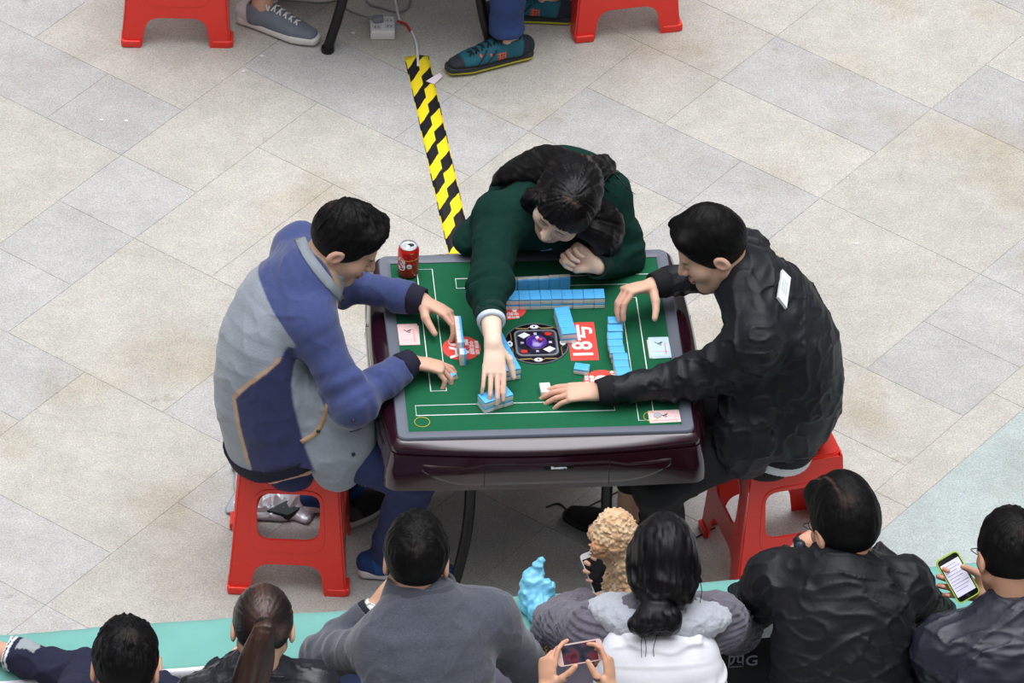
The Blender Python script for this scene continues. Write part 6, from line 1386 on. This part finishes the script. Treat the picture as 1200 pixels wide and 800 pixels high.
# banner marks (illegible grey characters on the black banner)
def banner_text():
    Mx = Matrix.Translation((barrier.location.x, barrier.location.y, 0)) @ Matrix.Rotation(barrier.rotation_euler.z, 4, 'Z')
    p = at(874, 789, .80); q = Mx.inverted() @ Vector(p); bn = next(c for c in barrier.children if c.name.startswith('front_banner'))
    put_text('banner_lettering', '四G', .055, M('banner_grey', (150, 154, 166), rough=.6), bn, Matrix.Translation((q.x, -.219, .80)) @ Matrix.Rotation(PI/2, 4, 'X'), .0008, .0006, 1.0)
banner_text()
# ------------------------------------------------------------------ the next table at the top edge with its two players
copy_tree(table); t2 = [o for o in C.objects if o.name.startswith('mahjong_table')][-1]
lf = at(384, 60, 0); t2.location = (lf[0]+.285, lf[1]+.367, 0); t2.rotation_euler.z = 0; t2['label'] = 'second table cut by the top edge, only its black leg showing'
def back_player(P, label, skin, jeans, shoes, shirt, side_cols, face_left=False, hem=(.0, .0), shoe_kw={}):
    f = Fig(**P); f.head(Frame(np.array(f.neck)+v3(.06*P['dirx'], 0, .13), (P['dirx'], 0, -.3), (0, 0, 1), 1.05)); rads = [(.19, .14), (.19, .14), (.19, .13), (.18, .12), (.10, .085)]
    f.torso(rads, .85); f.arm('R'); f.arm('L'); f.hand('R', (P['dirx'], 0, -.1), (0, 0, 1)); f.hand('L', (P['dirx'], 0, -.1), (0, 0, 1)); f.leg('R'); f.leg('L')
    for s_ in 'RL': f.foot(s_, P['toe'+s_])
    f.body(label, skin=skin, h=.005); short_hair(f)
    f.top('shirt', rads, M('dark_jersey', rough=.9, attr=True), flat_col(shirt), h=.008); f.trousers(DENIM, denim(jeans), h=.006, stop=hem)
    for s_ in 'RL': shoe(f, s_, P['toe'+s_], *shoes, **shoe_kw)
    return f
sx, sy = -1.27, 2.745; a = at(308, 0, .115); a = v3(a[0], a[1], .092)
back_player(dict(dirx=1, neck=v3(sx+.08, sy, 1.09), Rs=v3(sx+.05, sy-.17, 1.03), Re=v3(sx+.22, sy-.22, .83), Rw=v3(sx+.42, sy-.15, .85), Ls=v3(sx+.05, sy+.17, 1.03), Le=v3(sx+.22, sy+.22, .83), Lw=v3(sx+.42, sy+.15, .85), hipR=v3(0, -1, 0),
    spine=[v3(sx, sy, .55), v3(sx-.05, sy, .68), v3(sx-.06, sy, .85), v3(sx-.01, sy, 1.0), v3(sx+.06, sy, 1.07)], Rh=v3(sx+.04, sy-.09, .575), Rk=v3(a[0]-.02, a[1]+.0, .52), Ra=a, Lh=v3(sx+.04, sy+.09, .575), Lk=v3(sx+.43, sy+.1, .52), La=v3(sx+.35, sy+.14, .092), toeR=at(372, 44, .03), toeL=v3(sx+.6, sy+.14, .03)),
    'seated player at the top left, only a grey canvas shoe and bare ankle in view', (206, 164, 140), (38, 40, 48), ((112, 120, 130), (216, 214, 208)), (60, 62, 70), None, hem=(.22, .22), shoe_kw=dict(lace=(228, 226, 220), heel_col=(222, 222, 222), size=1.0))
sx, sy = .244, 2.90; a = at(594, 44, .10); a = v3(a[0], a[1], .095); l2 = at(640, -2, .09); l2 = v3(l2[0], l2[1], .092)
def trail(q, c):
    og, bk, gr = lin((226, 96, 48)), lin((26, 30, 34)), lin((52, 62, 66)); x, y, z = np.abs(q[:, 0]), q[:, 1], q[:, 2]
    c = np.where((z < .036)[:, None], bk, c); m = ((np.abs(np.mod(y*1.0+z*.9, .034)-.017) < .0035) & (y > .10) & (y < .20) & (z > .03) & (z < .075))[:, None]; c = np.where(m, bk, c)
    m = ((np.abs(y-.105) < .016) & (np.abs(z-.048) < .014) & ((np.mod(y, .011) < .004) | (np.mod(z, .0095) < .0035)) & (x > .02))[:, None]; c = np.where(m, og, c)
    m = ((np.abs(np.mod(y, .034)-.006) < .003) & (y > .11) & (y < .2) & (z > .058) & (z < .066))[:, None]; return np.where(m, og, c)
T = back_player(dict(dirx=-1, neck=v3(sx-.08, sy, 1.09), Ls=v3(sx-.05, sy-.17, 1.03), Le=v3(sx-.22, sy-.22, .83), Lw=v3(sx-.42, sy-.15, .85), Rs=v3(sx-.05, sy+.17, 1.03), Re=v3(sx-.22, sy+.22, .83), Rw=v3(sx-.42, sy+.15, .85), hipR=v3(0, 1, 0),
    spine=[v3(sx, sy, .55), v3(sx+.05, sy, .68), v3(sx+.06, sy, .85), v3(sx+.01, sy, 1.0), v3(sx-.06, sy, 1.07)], Lh=v3(sx-.04, sy-.09, .575), Lk=v3(a[0]-.0, a[1]+.03, .52), La=a, Rh=v3(sx-.04, sy+.09, .575), Rk=v3(sx-.36, sy+.12, .52), Ra=l2, toeL=at(515, 82, .03), toeR=at(560, 10, .03)),
    'seated player at the top centre in blue jeans and teal trail shoes', (206, 164, 140), (44, 66, 116), ((22, 92, 108), (38, 44, 48)), (50, 54, 70), None, hem=(.06, .06), shoe_kw=dict(lace=(20, 24, 28), out=(206, 200, 52), toe_col=(40, 46, 52), heel_col=(30, 40, 48), accents=trail, size=1.02))
